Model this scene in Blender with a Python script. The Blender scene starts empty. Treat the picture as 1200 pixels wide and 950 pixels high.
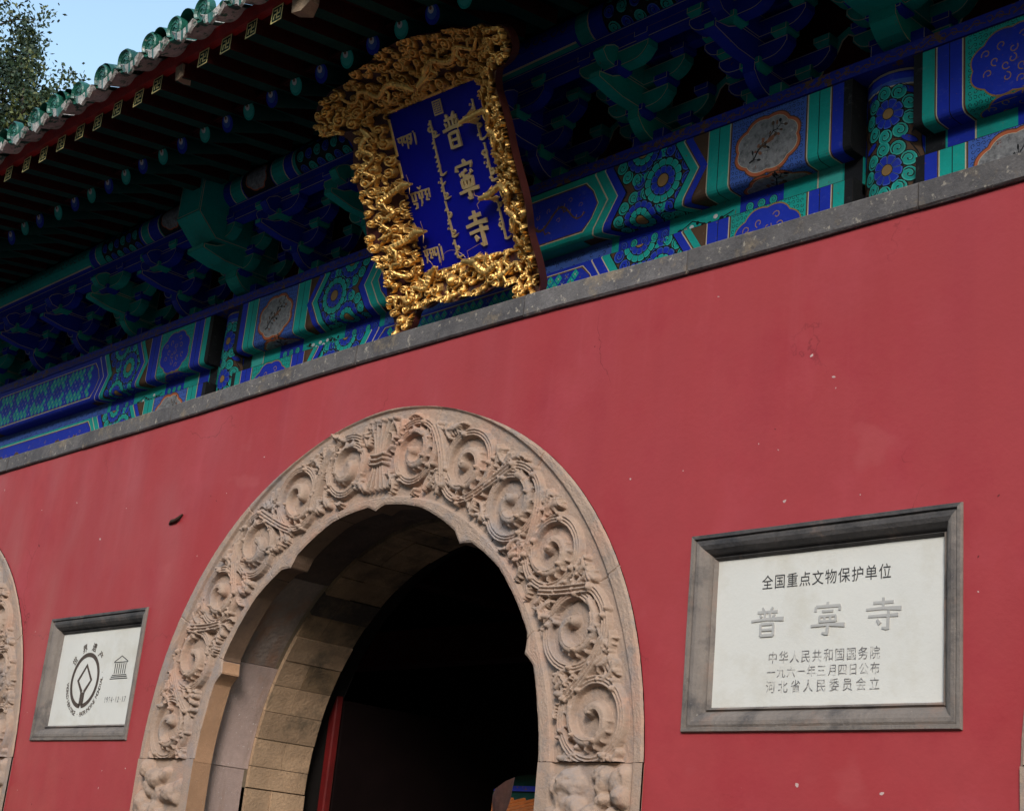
import bpy, bmesh, math, random
import numpy as np
from mathutils import Vector, Matrix
random.seed(7); RNG = np.random.default_rng(11)
SC = bpy.context.scene
PI = math.pi

# ------------------------------------------------------------------ camera, world, sun, exposure
CAM = np.array((6.078, -4.6, 1.7634)); YAW, PITCH, ROLL = 0.83873, 0.31163, 0.09932
f_ = Vector((-math.sin(YAW)*math.cos(PITCH), math.cos(YAW)*math.cos(PITCH), math.sin(PITCH)))
r_ = Vector((math.cos(YAW), math.sin(YAW), 0)); u_ = r_.cross(f_)
cr, sr = math.cos(ROLL), math.sin(ROLL)
R2, U2 = cr*r_ + sr*u_, -sr*r_ + cr*u_
cd = bpy.data.cameras.new('camera'); cam = bpy.data.objects.new('camera', cd); SC.collection.objects.link(cam)
cd.sensor_width = 36; cd.lens = 1770.1/1200*36; cd.clip_start = .05; cd.clip_end = 2000
cam.matrix_world = Matrix(((R2.x, U2.x, -f_.x, CAM[0]), (R2.y, U2.y, -f_.y, CAM[1]), (R2.z, U2.z, -f_.z, CAM[2]), (0, 0, 0, 1)))
SC.camera = cam
SUN_EL, SUN_AZ = math.radians(29), math.radians(140)      # azimuth clockwise from +y
w = bpy.data.worlds.new('World'); SC.world = w; w.use_nodes = True
nt = w.node_tree; nt.nodes.clear()
sky = nt.nodes.new('ShaderNodeTexSky'); sky.sky_type = 'NISHITA'; sky.sun_disc = False
sky.sun_elevation = SUN_EL; sky.sun_rotation = SUN_AZ; sky.air_density = 1.7; sky.dust_density = 0.6; sky.ozone_density = 1.6
bg = nt.nodes.new('ShaderNodeBackground'); bg.inputs[1].default_value = 0.15
ow = nt.nodes.new('ShaderNodeOutputWorld')
nt.links.new(sky.outputs[0], bg.inputs[0]); nt.links.new(bg.outputs[0], ow.inputs[0])
sl = bpy.data.lights.new('sun', 'SUN'); sl.energy = 1.75; sl.angle = math.radians(17); sl.color = (1.0, .95, .88)
so = bpy.data.objects.new('sun', sl); SC.collection.objects.link(so)
sd = Vector((math.sin(SUN_AZ)*math.cos(SUN_EL), math.cos(SUN_AZ)*math.cos(SUN_EL), math.sin(SUN_EL)))
so.rotation_euler = sd.to_track_quat('Z', 'Y').to_euler(); so.location = (3, -12, 14)
SC.view_settings.view_transform = 'Standard'; SC.view_settings.look = 'None'
SC.view_settings.exposure = 0.80; SC.view_settings.gamma = 1.0
SC.cycles.max_bounces = 6; SC.cycles.diffuse_bounces = 2

# ------------------------------------------------------------------ materials
MATS = {}
def mat(name, col, rough=.7, metal=0., var=.12, vs=6., bump=.15, bs=60., spots=None, dark=None, spec=.4, detail=6, streak=False, rnd=0.):
    """col base; var large tone variation; spots=(color, scale, threshold, softness); dark=(color, scale, lo, hi)"""
    m = bpy.data.materials.new(name); m.use_nodes = True; n = m.node_tree; b = n.nodes['Principled BSDF']; L = n.links
    b.inputs['Roughness'].default_value = rough; b.inputs['Metallic'].default_value = metal
    b.inputs['Specular IOR Level'].default_value = spec
    g = n.nodes.new('ShaderNodeNewGeometry'); pos = g.outputs['Position']
    def noise(scale, det=detail, vec=pos, rgh=.6):
        t = n.nodes.new('ShaderNodeTexNoise'); t.inputs['Scale'].default_value = scale; t.inputs['Detail'].default_value = det
        t.inputs['Roughness'].default_value = rgh; L.new(vec, t.inputs['Vector']); return t.outputs['Fac']
    def ramp(v, a, c):
        mr = n.nodes.new('ShaderNodeMapRange'); mr.inputs['From Min'].default_value = a; mr.inputs['From Max'].default_value = c
        L.new(v, mr.inputs['Value']); return mr.outputs['Result']
    def mix(fac, a, c):
        x = n.nodes.new('ShaderNodeMix'); x.data_type = 'RGBA'; L.new(fac, x.inputs['Factor'])
        for i, s in ((6, a), (7, c)):
            if isinstance(s, tuple): x.inputs[i].default_value = (*s, 1)
            else: L.new(s, x.inputs[i])
        return x.outputs[2]
    lo = tuple(max(0, c*(1-var)) for c in col); hi = tuple(min(1, c*(1+var)) for c in col)
    out = mix(ramp(noise(vs), .3, .7), lo, hi)
    out = mix(ramp(noise(vs*9, 3), .35, .75), out, tuple(c*(1-var*.6) for c in col)) if var > .05 else out
    for d in (dark if isinstance(dark, list) else ([dark] if dark else [])):
        v = pos
        if streak:
            mp = n.nodes.new('ShaderNodeMapping'); mp.inputs['Scale'].default_value = (1, 1, .25); L.new(pos, mp.inputs[0]); v = mp.outputs[0]
        out = mix(ramp(noise(d[1], 8, v, .68), d[2], d[3]), out, d[0])
    if spots:
        out = mix(ramp(noise(spots[1], 4, pos, .7), spots[2], spots[2]+spots[3]), out, spots[0])
    if rnd:
        oi = n.nodes.new('ShaderNodeObjectInfo'); hs = n.nodes.new('ShaderNodeHueSaturation'); mr = n.nodes.new('ShaderNodeMapRange')
        mr.inputs['To Min'].default_value = 1-rnd; mr.inputs['To Max'].default_value = 1+rnd; L.new(oi.outputs['Random'], mr.inputs['Value'])
        L.new(mr.outputs['Result'], hs.inputs['Value']); L.new(out, hs.inputs['Color']); out = hs.outputs['Color']
    L.new(out, b.inputs['Base Color'])
    if bump:
        bp = n.nodes.new('ShaderNodeBump'); bp.inputs['Strength'].default_value = bump; bp.inputs['Distance'].default_value = .01
        a = n.nodes.new('ShaderNodeMath'); a.operation = 'ADD'; L.new(noise(bs), a.inputs[0]); L.new(noise(bs*.12, 3), a.inputs[1])
        L.new(a.outputs[0], bp.inputs['Height']); L.new(bp.outputs[0], b.inputs['Normal'])
    MATS[name] = m; return m
mat('red_plaster', (.365, .043, .047), .6, var=.09, vs=1.1, bump=.10, bs=45, spots=((.62, .38, .34), 48, .735, .02), dark=[((.32, .026, .036), 2.2, .50, .78), ((.42, .060, .072), .9, .52, .78)], spec=.32)
def wall_detail():
    m = MATS['red_plaster']; n = m.node_tree; L = n.links; b = n.nodes['Principled BSDF']; src = b.inputs['Base Color'].links[0].from_socket
    g = n.nodes.new('ShaderNodeNewGeometry'); sx = n.nodes.new('ShaderNodeSeparateXYZ'); L.new(g.outputs['Position'], sx.inputs[0])
    def noise(sc, scale, det=5):
        mp = n.nodes.new('ShaderNodeMapping'); mp.inputs['Scale'].default_value = sc; L.new(g.outputs['Position'], mp.inputs[0])
        t = n.nodes.new('ShaderNodeTexNoise'); t.inputs['Scale'].default_value = scale; t.inputs['Detail'].default_value = det; L.new(mp.outputs[0], t.inputs['Vector']); return t.outputs['Fac']
    def rng(v, a, c, lo=0., hi=1.):
        r = n.nodes.new('ShaderNodeMapRange'); r.inputs['From Min'].default_value = a; r.inputs['From Max'].default_value = c; r.inputs['To Min'].default_value = lo; r.inputs['To Max'].default_value = hi; L.new(v, r.inputs['Value']); return r.outputs['Result']
    def mul(a, c):
        x = n.nodes.new('ShaderNodeMath'); x.operation = 'MULTIPLY'; L.new(a, x.inputs[0]); L.new(c, x.inputs[1]); return x.outputs[0]
    def mix(f, a, c):
        x = n.nodes.new('ShaderNodeMix'); x.data_type = 'RGBA'; L.new(f, x.inputs['Factor']); L.new(a, x.inputs[6]); x.inputs[7].default_value = (*c, 1); return x.outputs[2]
    # rain streaks that start below the coping and fade downwards
    out = mix(mul(rng(noise((1, 1, .06), 5.5), .50, .72, 0, .28), rng(sx.outputs['Z'], 2.6, 4.4)), src, (.26, .020, .028))
    out = mix(mul(rng(noise((1, 1, .05), 9.), .58, .75, 0, .22), rng(sx.outputs['Z'], 3.0, 4.4)), out, (.47, .10, .11))
    # repainted patches with soft borders
    out = mix(rng(noise((1, 1, .8), .55, 2), .52, .58, 0, .40), out, (.335, .030, .034))
    out = mix(rng(noise((1, 1, 1.3), 1.9, 3), .66, .70, 0, .35), out, (.42, .080, .080))
    # hairline cracks
    v = n.nodes.new('ShaderNodeTexVoronoi'); v.feature = 'DISTANCE_TO_EDGE'; v.inputs['Scale'].default_value = .9
    mp = n.nodes.new('ShaderNodeMapping'); L.new(g.outputs['Position'], mp.inputs[0]); nz = n.nodes.new('ShaderNodeTexNoise'); nz.inputs['Scale'].default_value = 3.5; nz.inputs['Detail'].default_value = 8; L.new(g.outputs['Position'], nz.inputs['Vector'])
    vm = n.nodes.new('ShaderNodeVectorMath'); vm.operation = 'MULTIPLY_ADD'; vm.inputs[1].default_value = (.5, .5, .5); L.new(nz.outputs['Color'], vm.inputs[0]); L.new(mp.outputs[0], vm.inputs[2]); L.new(vm.outputs[0], v.inputs['Vector'])
    out = mix(mul(rng(v.outputs['Distance'], .0, .0035, .8, 0.), rng(noise((1, 1, 1), .9, 2), .52, .60)), out, (.12, .012, .014))
    L.new(out, b.inputs['Base Color'])
    L.new(rng(noise((1, 1, .4), 2.2, 4), .35, .65, .42, .72), b.inputs['Roughness'])
wall_detail()
mat('ledge_stone', (.125, .112, .11), .85, rnd=.22, var=.3, vs=9, bump=.5, bs=70, spots=((.36, .31, .25), 30, .60, .10), dark=[((.06, .056, .062), 3.5, .48, .66), ((.22, .17, .12), 7, .54, .68), ((.05, .045, .048), 16, .58, .72)])
mat('arch_stone', (.395, .275, .205), .88, var=.12, vs=3, bump=.45, bs=95, dark=[((.30, .22, .17), 5, .50, .75), ((.47, .26, .18), 2.2, .50, .72), ((.22, .19, .175), 9, .52, .74), ((.26, .23, .225), 2.6, .52, .74)], spots=((.52, .46, .42), 70, .68, .05))
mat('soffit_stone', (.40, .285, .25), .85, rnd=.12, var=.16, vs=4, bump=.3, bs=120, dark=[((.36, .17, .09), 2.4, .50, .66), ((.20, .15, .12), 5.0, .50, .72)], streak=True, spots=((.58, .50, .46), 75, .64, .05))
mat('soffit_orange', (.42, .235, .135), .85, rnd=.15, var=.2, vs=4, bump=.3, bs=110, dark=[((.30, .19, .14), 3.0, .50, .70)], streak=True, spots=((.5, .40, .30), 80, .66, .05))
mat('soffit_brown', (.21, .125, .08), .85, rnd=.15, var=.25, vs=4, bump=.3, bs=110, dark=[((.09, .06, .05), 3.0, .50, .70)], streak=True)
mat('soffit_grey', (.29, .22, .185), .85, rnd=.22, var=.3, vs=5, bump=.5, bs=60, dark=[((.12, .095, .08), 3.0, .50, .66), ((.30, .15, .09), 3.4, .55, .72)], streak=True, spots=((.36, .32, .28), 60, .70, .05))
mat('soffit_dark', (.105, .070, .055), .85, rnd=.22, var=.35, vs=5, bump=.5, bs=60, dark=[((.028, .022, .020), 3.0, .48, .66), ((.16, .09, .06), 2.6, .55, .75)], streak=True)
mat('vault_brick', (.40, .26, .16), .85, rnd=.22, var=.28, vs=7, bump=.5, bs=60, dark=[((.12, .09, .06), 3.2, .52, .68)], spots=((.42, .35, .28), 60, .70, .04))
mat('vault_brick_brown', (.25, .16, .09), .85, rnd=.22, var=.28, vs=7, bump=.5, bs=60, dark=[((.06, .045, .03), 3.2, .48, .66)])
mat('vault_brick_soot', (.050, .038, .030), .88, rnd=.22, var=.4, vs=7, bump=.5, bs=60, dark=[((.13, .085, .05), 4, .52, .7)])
mat('mortar', (.16, .12, .08), .9, var=.2, bump=.3)
mat('interior_black', (.016, .013, .012), .95, var=.3, bump=.2, spec=.05)  # near-black for the deep reveal and the walls inside the hall
mat('plaque_stone', (.20, .165, .142), .8, var=.2, vs=7, bump=.35, bs=60, dark=[((.045, .042, .045), 5, .50, .72), ((.26, .17, .13), 6, .55, .75)], spots=((.4, .36, .32), 55, .68, .05))
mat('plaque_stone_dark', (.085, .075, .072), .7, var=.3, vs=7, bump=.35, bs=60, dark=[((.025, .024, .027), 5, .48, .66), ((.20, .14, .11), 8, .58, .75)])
mat('tablet_white', (.66, .63, .575), .6, var=.04, vs=3, bump=.10, bs=70, dark=[((.54, .49, .40), 2.6, .50, .76)], spots=((.45, .38, .3), 60, .745, .02), spec=.5)
mat('ink', (.03, .028, .03), .6, var=.1, bump=0)
mat('ink_worn', (.14, .13, .13), .7, var=.2, bump=0, spots=((.55, .52, .48), 38, .48, .10))
mat('engraved', (.43, .41, .385), .7, var=.12, bump=.1)
mat('brown_ink', (.07, .045, .035), .6, var=.1, bump=0)
W = ((.16, .075, .035), 42, .655, .04)
def paint(name, c, **k):
    k.setdefault('dark', [(tuple(x*.55+.012 for x in c), 5., .50, .72), (tuple(x*.75+.05 for x in c), 23., .58, .78)])
    k.setdefault('spots', W); k.setdefault('rough', .65); k.setdefault('spec', .12)
    return mat(name, c, var=.16, vs=10, bump=.12, bs=60, **k)
paint('blue', (.012, .030, .37)); paint('teal', (.010, .31, .265)); paint('light_blue', (.055, .12, .42)); paint('light_teal', (.05, .40, .34))
paint('white_line', (.50, .42, .30), spots=None); paint('black_line', (.010, .010, .012), spots=None)
paint('brown', (.095, .05, .028), spots=None); paint('dull_gold', (.26, .15, .055), spots=None)
paint('orange', (.42, .11, .05)); paint('dull_black', (.013, .013, .015), spots=None)  # near-black of beam bodies, end strips and purlin grounds
paint('plate_blue', (.016, .026, .26), spots=((.11, .06, .035), 13, .58, .03))
mat('worn_white', (.24, .235, .24), .8, var=.25, vs=20, bump=.5, bs=80, dark=[((.09, .085, .09), 26, .46, .66), ((.36, .34, .32), 40, .58, .7)], spots=((.16, .04, .02), 12, .66, .03))
mat('board_red', (.05, .010, .008), .8, var=.3, vs=8, bump=.2, spec=.08)
mat('rafter_green', (.007, .040, .032), .8, rnd=.22, var=.3, vs=8, bump=.2, spec=.08)
mat('red_lacquer', (.34, .010, .010), .5, var=.35, vs=10, bump=.3, spots=((.34, .26, .22), 20, .70, .05))
mat('gold', (.86, .52, .17), .43, metal=.88, var=.2, vs=14, bump=.25, bs=120, dark=[((.34, .17, .05), 10, .54, .76)])
mat('gold_letter', (.78, .54, .26), .45, metal=.35, var=.1, bump=.05)
mat('gold_leaf', (.92, .76, .32), .5, rnd=.2, metal=.1, var=.15, vs=30, bump=.1, spots=((.18, .12, .06), 60, .60, .04))
mat('board_blue', (.003, .006, .32), .55, var=.14, vs=5, bump=.04, bs=50, spec=.12)
mat('maroon', (.055, .012, .010), .45, var=.3, vs=10, bump=.1)
mat('glaze_green', (.014, .095, .066), .36, rnd=.22, var=.5, vs=22, bump=.2, bs=60, spots=((.30, .26, .22), 15, .62, .04), spec=.5)
mat('tile_body', (.46, .42, .39), .8, rnd=.22, var=.35, vs=20, bump=.8, bs=50, dark=[((.04, .13, .10), 17, .54, .60), ((.13, .11, .10), 24, .60, .72)])
mat('bare_wood', (.30, .21, .14), .85, var=.3, vs=18, bump=.7, bs=40)
mat('iron', (.06, .03, .02), .8, metal=.3)
mat('paving', (.06, .057, .054), .9, var=.2, vs=2, bump=.3, bs=20)
mat('bark', (.07, .05, .04), .9, var=.3, vs=10, bump=.8, bs=20)
mat('leaf_dark', (.026, .050, .022), .6, var=.3, vs=3, bump=0); mat('leaf_light', (.10, .115, .035), .6, var=.3, vs=3, bump=0)
mat('orange_glaze', (.50, .13, .03), .4, var=.35, vs=6, bump=.2)
mat('trunk_red', (.20, .075, .05), .85, var=.35, vs=8, bump=.8, bs=20)
for k in ('leaf_dark', 'leaf_light'):
    b = MATS[k].node_tree.nodes['Principled BSDF']; b.inputs['Transmission Weight'].default_value = 0
# gold-edged pearl rings on the rafter ends
paint('ring_white', (.60, .57, .55), spots=None); paint('pearl_red', (.22, .09, .05), spots=None)

# ------------------------------------------------------------------ object helpers
def link(o, parent=None, loc=None):
    SC.collection.objects.link(o)
    if parent: o.parent = parent
    if loc is not None: o.location = loc
    return o
def empty(name, label=None, cat=None, loc=(0, 0, 0), parent=None, group=None):
    o = bpy.data.objects.new(name, None); link(o, parent, loc); o.empty_display_size = .1
    if label: o['label'] = label; o['category'] = cat
    if group: o['group'] = group
    return o
class MB:
    """mesh builder: verts, faces with a material name each"""
    def __init__(s): s.v = []; s.f = []; s.m = []; s.sm = []
    def add(s, vs, fs, m, smooth=False):
        o = len(s.v); s.v.extend(tuple(map(float, p)) for p in vs)
        for f in fs: s.f.append(tuple(o+i for i in f)); s.m.append(m); s.sm.append(smooth)
    def box(s, c0, c1, m):
        x0, y0, z0 = c0; x1, y1, z1 = c1
        s.add([(x0,y0,z0),(x1,y0,z0),(x1,y1,z0),(x0,y1,z0),(x0,y0,z1),(x1,y0,z1),(x1,y1,z1),(x0,y1,z1)],
              [(0,3,2,1),(4,5,6,7),(0,1,5,4),(1,2,6,5),(2,3,7,6),(3,0,4,7)], m)
    def prism(s, poly, a, b, axis, m, cap=None):
        """poly of 2-D points, extruded from a to b along axis 'x' (poly in y,z) or 'y' (poly in x,z)"""
        n = len(poly); P = (lambda p, t: (t, p[0], p[1])) if axis == 'x' else (lambda p, t: (p[0], t, p[1]))
        vs = [P(p, a) for p in poly]+[P(p, b) for p in poly]
        s.add(vs, [(i, (i+1) % n, n+(i+1) % n, n+i) for i in range(n)], m)
        s.add(vs, [tuple(range(n-1, -1, -1)), tuple(range(n, 2*n))], cap or m)
    def tube(s, pts, rads, m, seg=8, caps=True, smooth=True):
        pts = [Vector(p) for p in pts]; vs = []; n = len(pts)
        if not hasattr(rads, '__len__'): rads = [rads]*n
        up = Vector((0, 0, 1))
        for i, p in enumerate(pts):
            t = (pts[min(i+1, n-1)]-pts[max(i-1, 0)]).normalized()
            a = t.cross(up)
            if a.length < .05: a = t.cross(Vector((1, 0, 0)))
            a.normalize(); b = t.cross(a)
            for k in range(seg):
                q = 2*PI*k/seg; vs.append(p+(a*math.cos(q)+b*math.sin(q))*rads[i])
        fs = [(i*seg+k, i*seg+(k+1) % seg, (i+1)*seg+(k+1) % seg, (i+1)*seg+k) for i in range(n-1) for k in range(seg)]
        s.add(vs, fs, m, smooth)
        if caps: s.add(vs, [tuple(range(seg-1, -1, -1)), tuple((n-1)*seg+k for k in range(seg))], m)
    def mesh(s, name):
        me = bpy.data.meshes.new(name); me.from_pydata(s.v, [], s.f)
        names = []; idx = []
        for m in s.m:
            if m not in names: names.append(m)
            idx.append(names.index(m))
        for m in names: me.materials.append(MATS[m])
        me.polygons.foreach_set('material_index', idx); me.polygons.foreach_set('use_smooth', s.sm); me.update(); return me
    def build(s, name, parent=None, loc=None, bevel=0):
        o = bpy.data.objects.new(name, s.mesh(name)); link(o, parent, loc)
        if bevel:
            md = o.modifiers.new('bevel', 'BEVEL'); md.width = bevel; md.segments = 2; md.limit_method = 'ANGLE'; md.angle_limit = .6
        return o
def mesh_np(name, V, F, m, smooth=True):
    me = bpy.data.meshes.new(name); me.vertices.add(len(V)); me.vertices.foreach_set('co', np.asarray(V, np.float32).ravel())
    F = np.asarray(F, np.int32); me.loops.add(F.size); me.loops.foreach_set('vertex_index', F.ravel())
    me.polygons.add(len(F)); me.polygons.foreach_set('loop_start', np.arange(len(F), dtype=np.int32)*F.shape[1])
    me.update(calc_edges=True); me.polygons.foreach_set('use_smooth', [smooth]*len(F))
    me.materials.append(MATS[m]); me.validate(); return me
def compact(V, F):
    u, inv = np.unique(F.ravel(), return_inverse=True); return V[u], inv.reshape(F.shape)
def obj(name, me, parent=None, loc=None): return link(bpy.data.objects.new(name, me), parent, loc)
def copy_obj(o, parent, loc=None, deep=True):
    c = o.copy(); SC.collection.objects.link(c); c.parent = parent
    if loc is not None: c.location = loc
    if deep:
        for ch in list(o.children): copy_obj(ch, c)
    return c

# ------------------------------------------------------------------ flat paint laid in layers on a bent strip
class Paint:
    """shapes in (s,t); out through a map function (s,t)->(point, normal); every layer sits .7 mm above the last"""
    def __init__(s, mb, fn, breaks=(), lo=-9., hi=9., slo=-99., shi=99., step=.0003):
        s.mb, s.fn, s.br, s.lo, s.hi, s.slo, s.shi, s.step = mb, fn, list(breaks), lo, hi, slo, shi, step; s.n = 0
    @staticmethod
    def cut(P, ax, v, keep_less):
        out = []; n = len(P)
        for i in range(n):
            a, b = P[i], P[(i+1) % n]; ia = (a[ax] <= v) == keep_less or a[ax] == v; ib = (b[ax] <= v) == keep_less or b[ax] == v
            if ia: out.append(a)
            if ia != ib:
                k = (v-a[ax])/(b[ax]-a[ax]); out.append((a[0]+(b[0]-a[0])*k, a[1]+(b[1]-a[1])*k))
        return out
    def poly(s, P, layer, m):
        s.n = (s.n+1) % 130
        t0 = min(p[1] for p in P); t1 = max(p[1] for p in P)
        s0 = min(p[0] for p in P); s1 = max(p[0] for p in P)
        if t1 < s.lo or t0 > s.hi or s1 < s.slo or s0 > s.shi: return
        if t0 < s.lo: P = s.cut(P, 1, s.lo, False)
        if t1 > s.hi: P = s.cut(P, 1, s.hi, True)
        if s0 < s.slo: P = s.cut(P, 0, s.slo, False)
        if s1 > s.shi: P = s.cut(P, 0, s.shi, True)
        cur = P
        for b in s.br:
            if len(cur) < 3: return
            lo = min(p[1] for p in cur); hi = max(p[1] for p in cur)
            if lo < b-1e-6 and hi > b+1e-6:
                s.emit(s.cut(cur, 1, b, True), layer, m); cur = s.cut(cur, 1, b, False)
        s.emit(cur, layer, m)
    def emit(s, P, layer, m):
        if len(P) < 3: return
        vs = []
        tm = sum(p[1] for p in P)/len(P)
        for p in P:
            c, n = s.fn(p[0], p[1]); vs.append(c+n*(s.step*(layer+1)+s.n*2e-6))
        s.mb.add(vs, [tuple(range(len(P)))], m)
    def rect(s, a, b, t0, t1, layer, m): s.poly([(a, t0), (b, t0), (b, t1), (a, t1)], layer, m)
    def line(s, pts, w, layer, m, closed=False):
        n = len(pts)
        for i in range(n if closed else n-1):
            a, b = pts[i], pts[(i+1) % n]; dx, dy = b[0]-a[0], b[1]-a[1]; L = math.hypot(dx, dy) or 1
            ex, ey = dx/L*w*.3, dy/L*w*.3; nx, ny = -dy/L*w/2, dx/L*w/2
            s.poly([(a[0]-ex+nx, a[1]-ey+ny), (a[0]-ex-nx, a[1]-ey-ny), (b[0]+ex-nx, b[1]+ey-ny), (b[0]+ex+nx, b[1]+ey+ny)], layer, m)
    def disc(s, x, y, r, layer, m, n=14, ry=None, rot=0):
        ry = ry or r; c, sn = math.cos(rot), math.sin(rot)
        s.poly([(x+r*math.cos(q)*c-ry*math.sin(q)*sn, y+r*math.cos(q)*sn+ry*math.sin(q)*c) for q in (2*PI*i/n for i in range(n))], layer, m)
    def curl(s, x, y, r, layer, col, rot=0, spin=1):
        s.disc(x, y, r*1.16, layer, 'black_line', 14); light = 'light_teal' if col == 'teal' else 'light_blue'
        s.disc(x, y, r, layer+1, light, 14); s.disc(x-r*.05*math.cos(rot), y-r*.05*math.sin(rot), r*.86, layer+2, col, 14)
        sp = [(x+r*(1.0-.84*k/12)*math.cos(rot+spin*k*.66), y+r*(1.0-.84*k/12)*math.sin(rot+spin*k*.66)) for k in range(13)]
        s.line(sp[3:], r*.16, layer+3, 'black_line')
        s.line([(x+(p[0]-x)*.80, y+(p[1]-y)*.80) for p in sp[3:11]], r*.13, layer+3, light)
    def petals(s, x, y, r0, r1, n, layer, col, rot=0):
        """ring of rounded petals with black gaps"""
        s.disc(x, y, r1*1.06, layer, 'black_line', 24); light = 'light_teal' if col == 'teal' else 'light_blue'
        for k in range(n):
            a = rot+2*PI*k/n; rm = r0+(r1-r0)*.80
            for f, m, dl in ((1, light, 1), (.86, col, 2)):
                d = 2*PI/n*.455*f; e = r0+(r1-r0)*(1.-f)*.6; top = r1-(r1-r0)*(1.-f)*.9
                P = [(e, -d), (rm, -d), (top*.985, -d*.7), (top, 0), (top*.985, d*.7), (rm, d), (e, d)]
                s.poly([(x+q*math.cos(a+b), y+q*math.sin(a+b)) for q, b in P], layer+dl, m)
    def flower(s, x, y, R, a, b, layer, outer=True):
        """rosette: gold heart, two petal rings a (inner) b (next), curls b outside"""
        if outer:
            n = 12 if R > .12 else 9
            for k in range(n):
                q = 2*PI*k/n+.2; s.curl(x+R*.85*math.cos(q), y+R*.85*math.sin(q), R*.205, layer, a if R > .12 else b, q+1.2)
        if R > .12: s.petals(x, y, R*.40, R*.63, 14, layer+4, b, .1)
        s.petals(x, y, R*.20, R*(.41 if R > .12 else .52), 10, layer+8, a, .3)
        s.disc(x, y, R*.21, layer+12, 'black_line', 16); s.disc(x, y, R*.18, layer+13, 'dull_gold', 16)
    def cloudlet(s, x, y, r, layer, m, seed):
        rr = random.Random(seed); q = rr.random()*6
        s.line([(x+r*(1-.07*k)*math.cos(q+k*.6)*1., y+r*(1-.07*k)*math.sin(q+k*.6)) for k in range(10)], r*.22, layer, m)
    def medallion(s, x, y, rx, ry, layer, m, n=8, dent=.09, pts=64):
        s.poly([(x+rx*(1-dent+dent*abs(math.sin(n/2*q)))*math.cos(q), y+ry*(1-dent+dent*abs(math.sin(n/2*q)))*math.sin(q)) for q in (2*PI*i/pts for i in range(pts))], layer, m)

def bent(y0, ztop, rad, front, depth):
    """strip: down the front face, round the lower edge, back along the underside"""
    arc = PI/2*rad; N = 4
    br = [front+arc*k/N for k in range(N+1)]
    def fn(s, t):
        if t <= front: return Vector((s, y0, ztop-t)), Vector((0, -1, 0))
        if t < front+arc:
            q = (t-front)/rad; return Vector((s, y0+rad-rad*math.cos(q), ztop-front-rad*math.sin(q))), Vector((0, -math.cos(q), -math.sin(q)))
        return Vector((s, y0+rad+(t-front-arc), ztop-front-rad)), Vector((0, 0, -1))
    prof = [(y0+.4, ztop), (y0, ztop)] + [tuple(fn(0, t)[0])[1:] for t in br] + [(y0+.4, ztop-front-rad)]
    return fn, br, prof

# ================================================================== GATE HALL
hall = empty('gate_hall', 'red plastered temple gate hall with carved stone arches, painted beams and green tiled eaves', 'building')

# ---- ledge height follows the slightly sagging course of the real one
LX = [-9, -5, -3.3, -1.87, -.5, .1, 1.2, 2, 3.14, 4, 9]; LZ = [4.39, 4.39, 4.40, 4.41, 4.43, 4.43, 4.42, 4.40, 4.39, 4.39, 4.39]
def lz(x): return float(np.interp(x, LX, LZ))
BAY = 5.53; ZS = 2.2
ARCHES = (-BAY, 0, BAY); XE = 8.35
# outer outline of the arch ring (half width by angle from the spring), taken from the photograph
OUTA = np.radians([0, 10, 22, 30, 40, 52, 64, 78, 90]); OUTR = [1.955, 1.96, 1.985, 1.975, 1.97, 1.945, 1.915, 1.905, 1.925]
_g = np.linspace(-.2, PI/2+.2, 400); _t = np.interp(np.where(_g > PI/2, PI-_g, np.abs(_g)), OUTA, OUTR)
for _ in range(3): _t = np.convolve(np.pad(_t, 20, 'edge'), np.ones(41)/41, 'valid')
def rout(th):
    th = th if th <= PI/2 else PI-th
    return float(np.interp(th, _g, _t))
def rin(th):
    """foiled inner edge: cusps at 0, 32 and 64 degrees either side of the crown"""
    a = abs(math.degrees(PI/2-th)); base = float(np.interp(a, [0, 15, 30, 45, 60, 75, 90], [1.395, 1.395, 1.355, 1.395, 1.39, 1.365, 1.36]))
    c = 0.
    for k, hgt, wd in ((0, .028, 3.0), (31.5, .036, 3.4), (64.5, .040, 3.4)):
        d = abs(a-k)/wd
        if d < 1: c = max(c, hgt*(1-d)**1.3)
    return base-c

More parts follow.
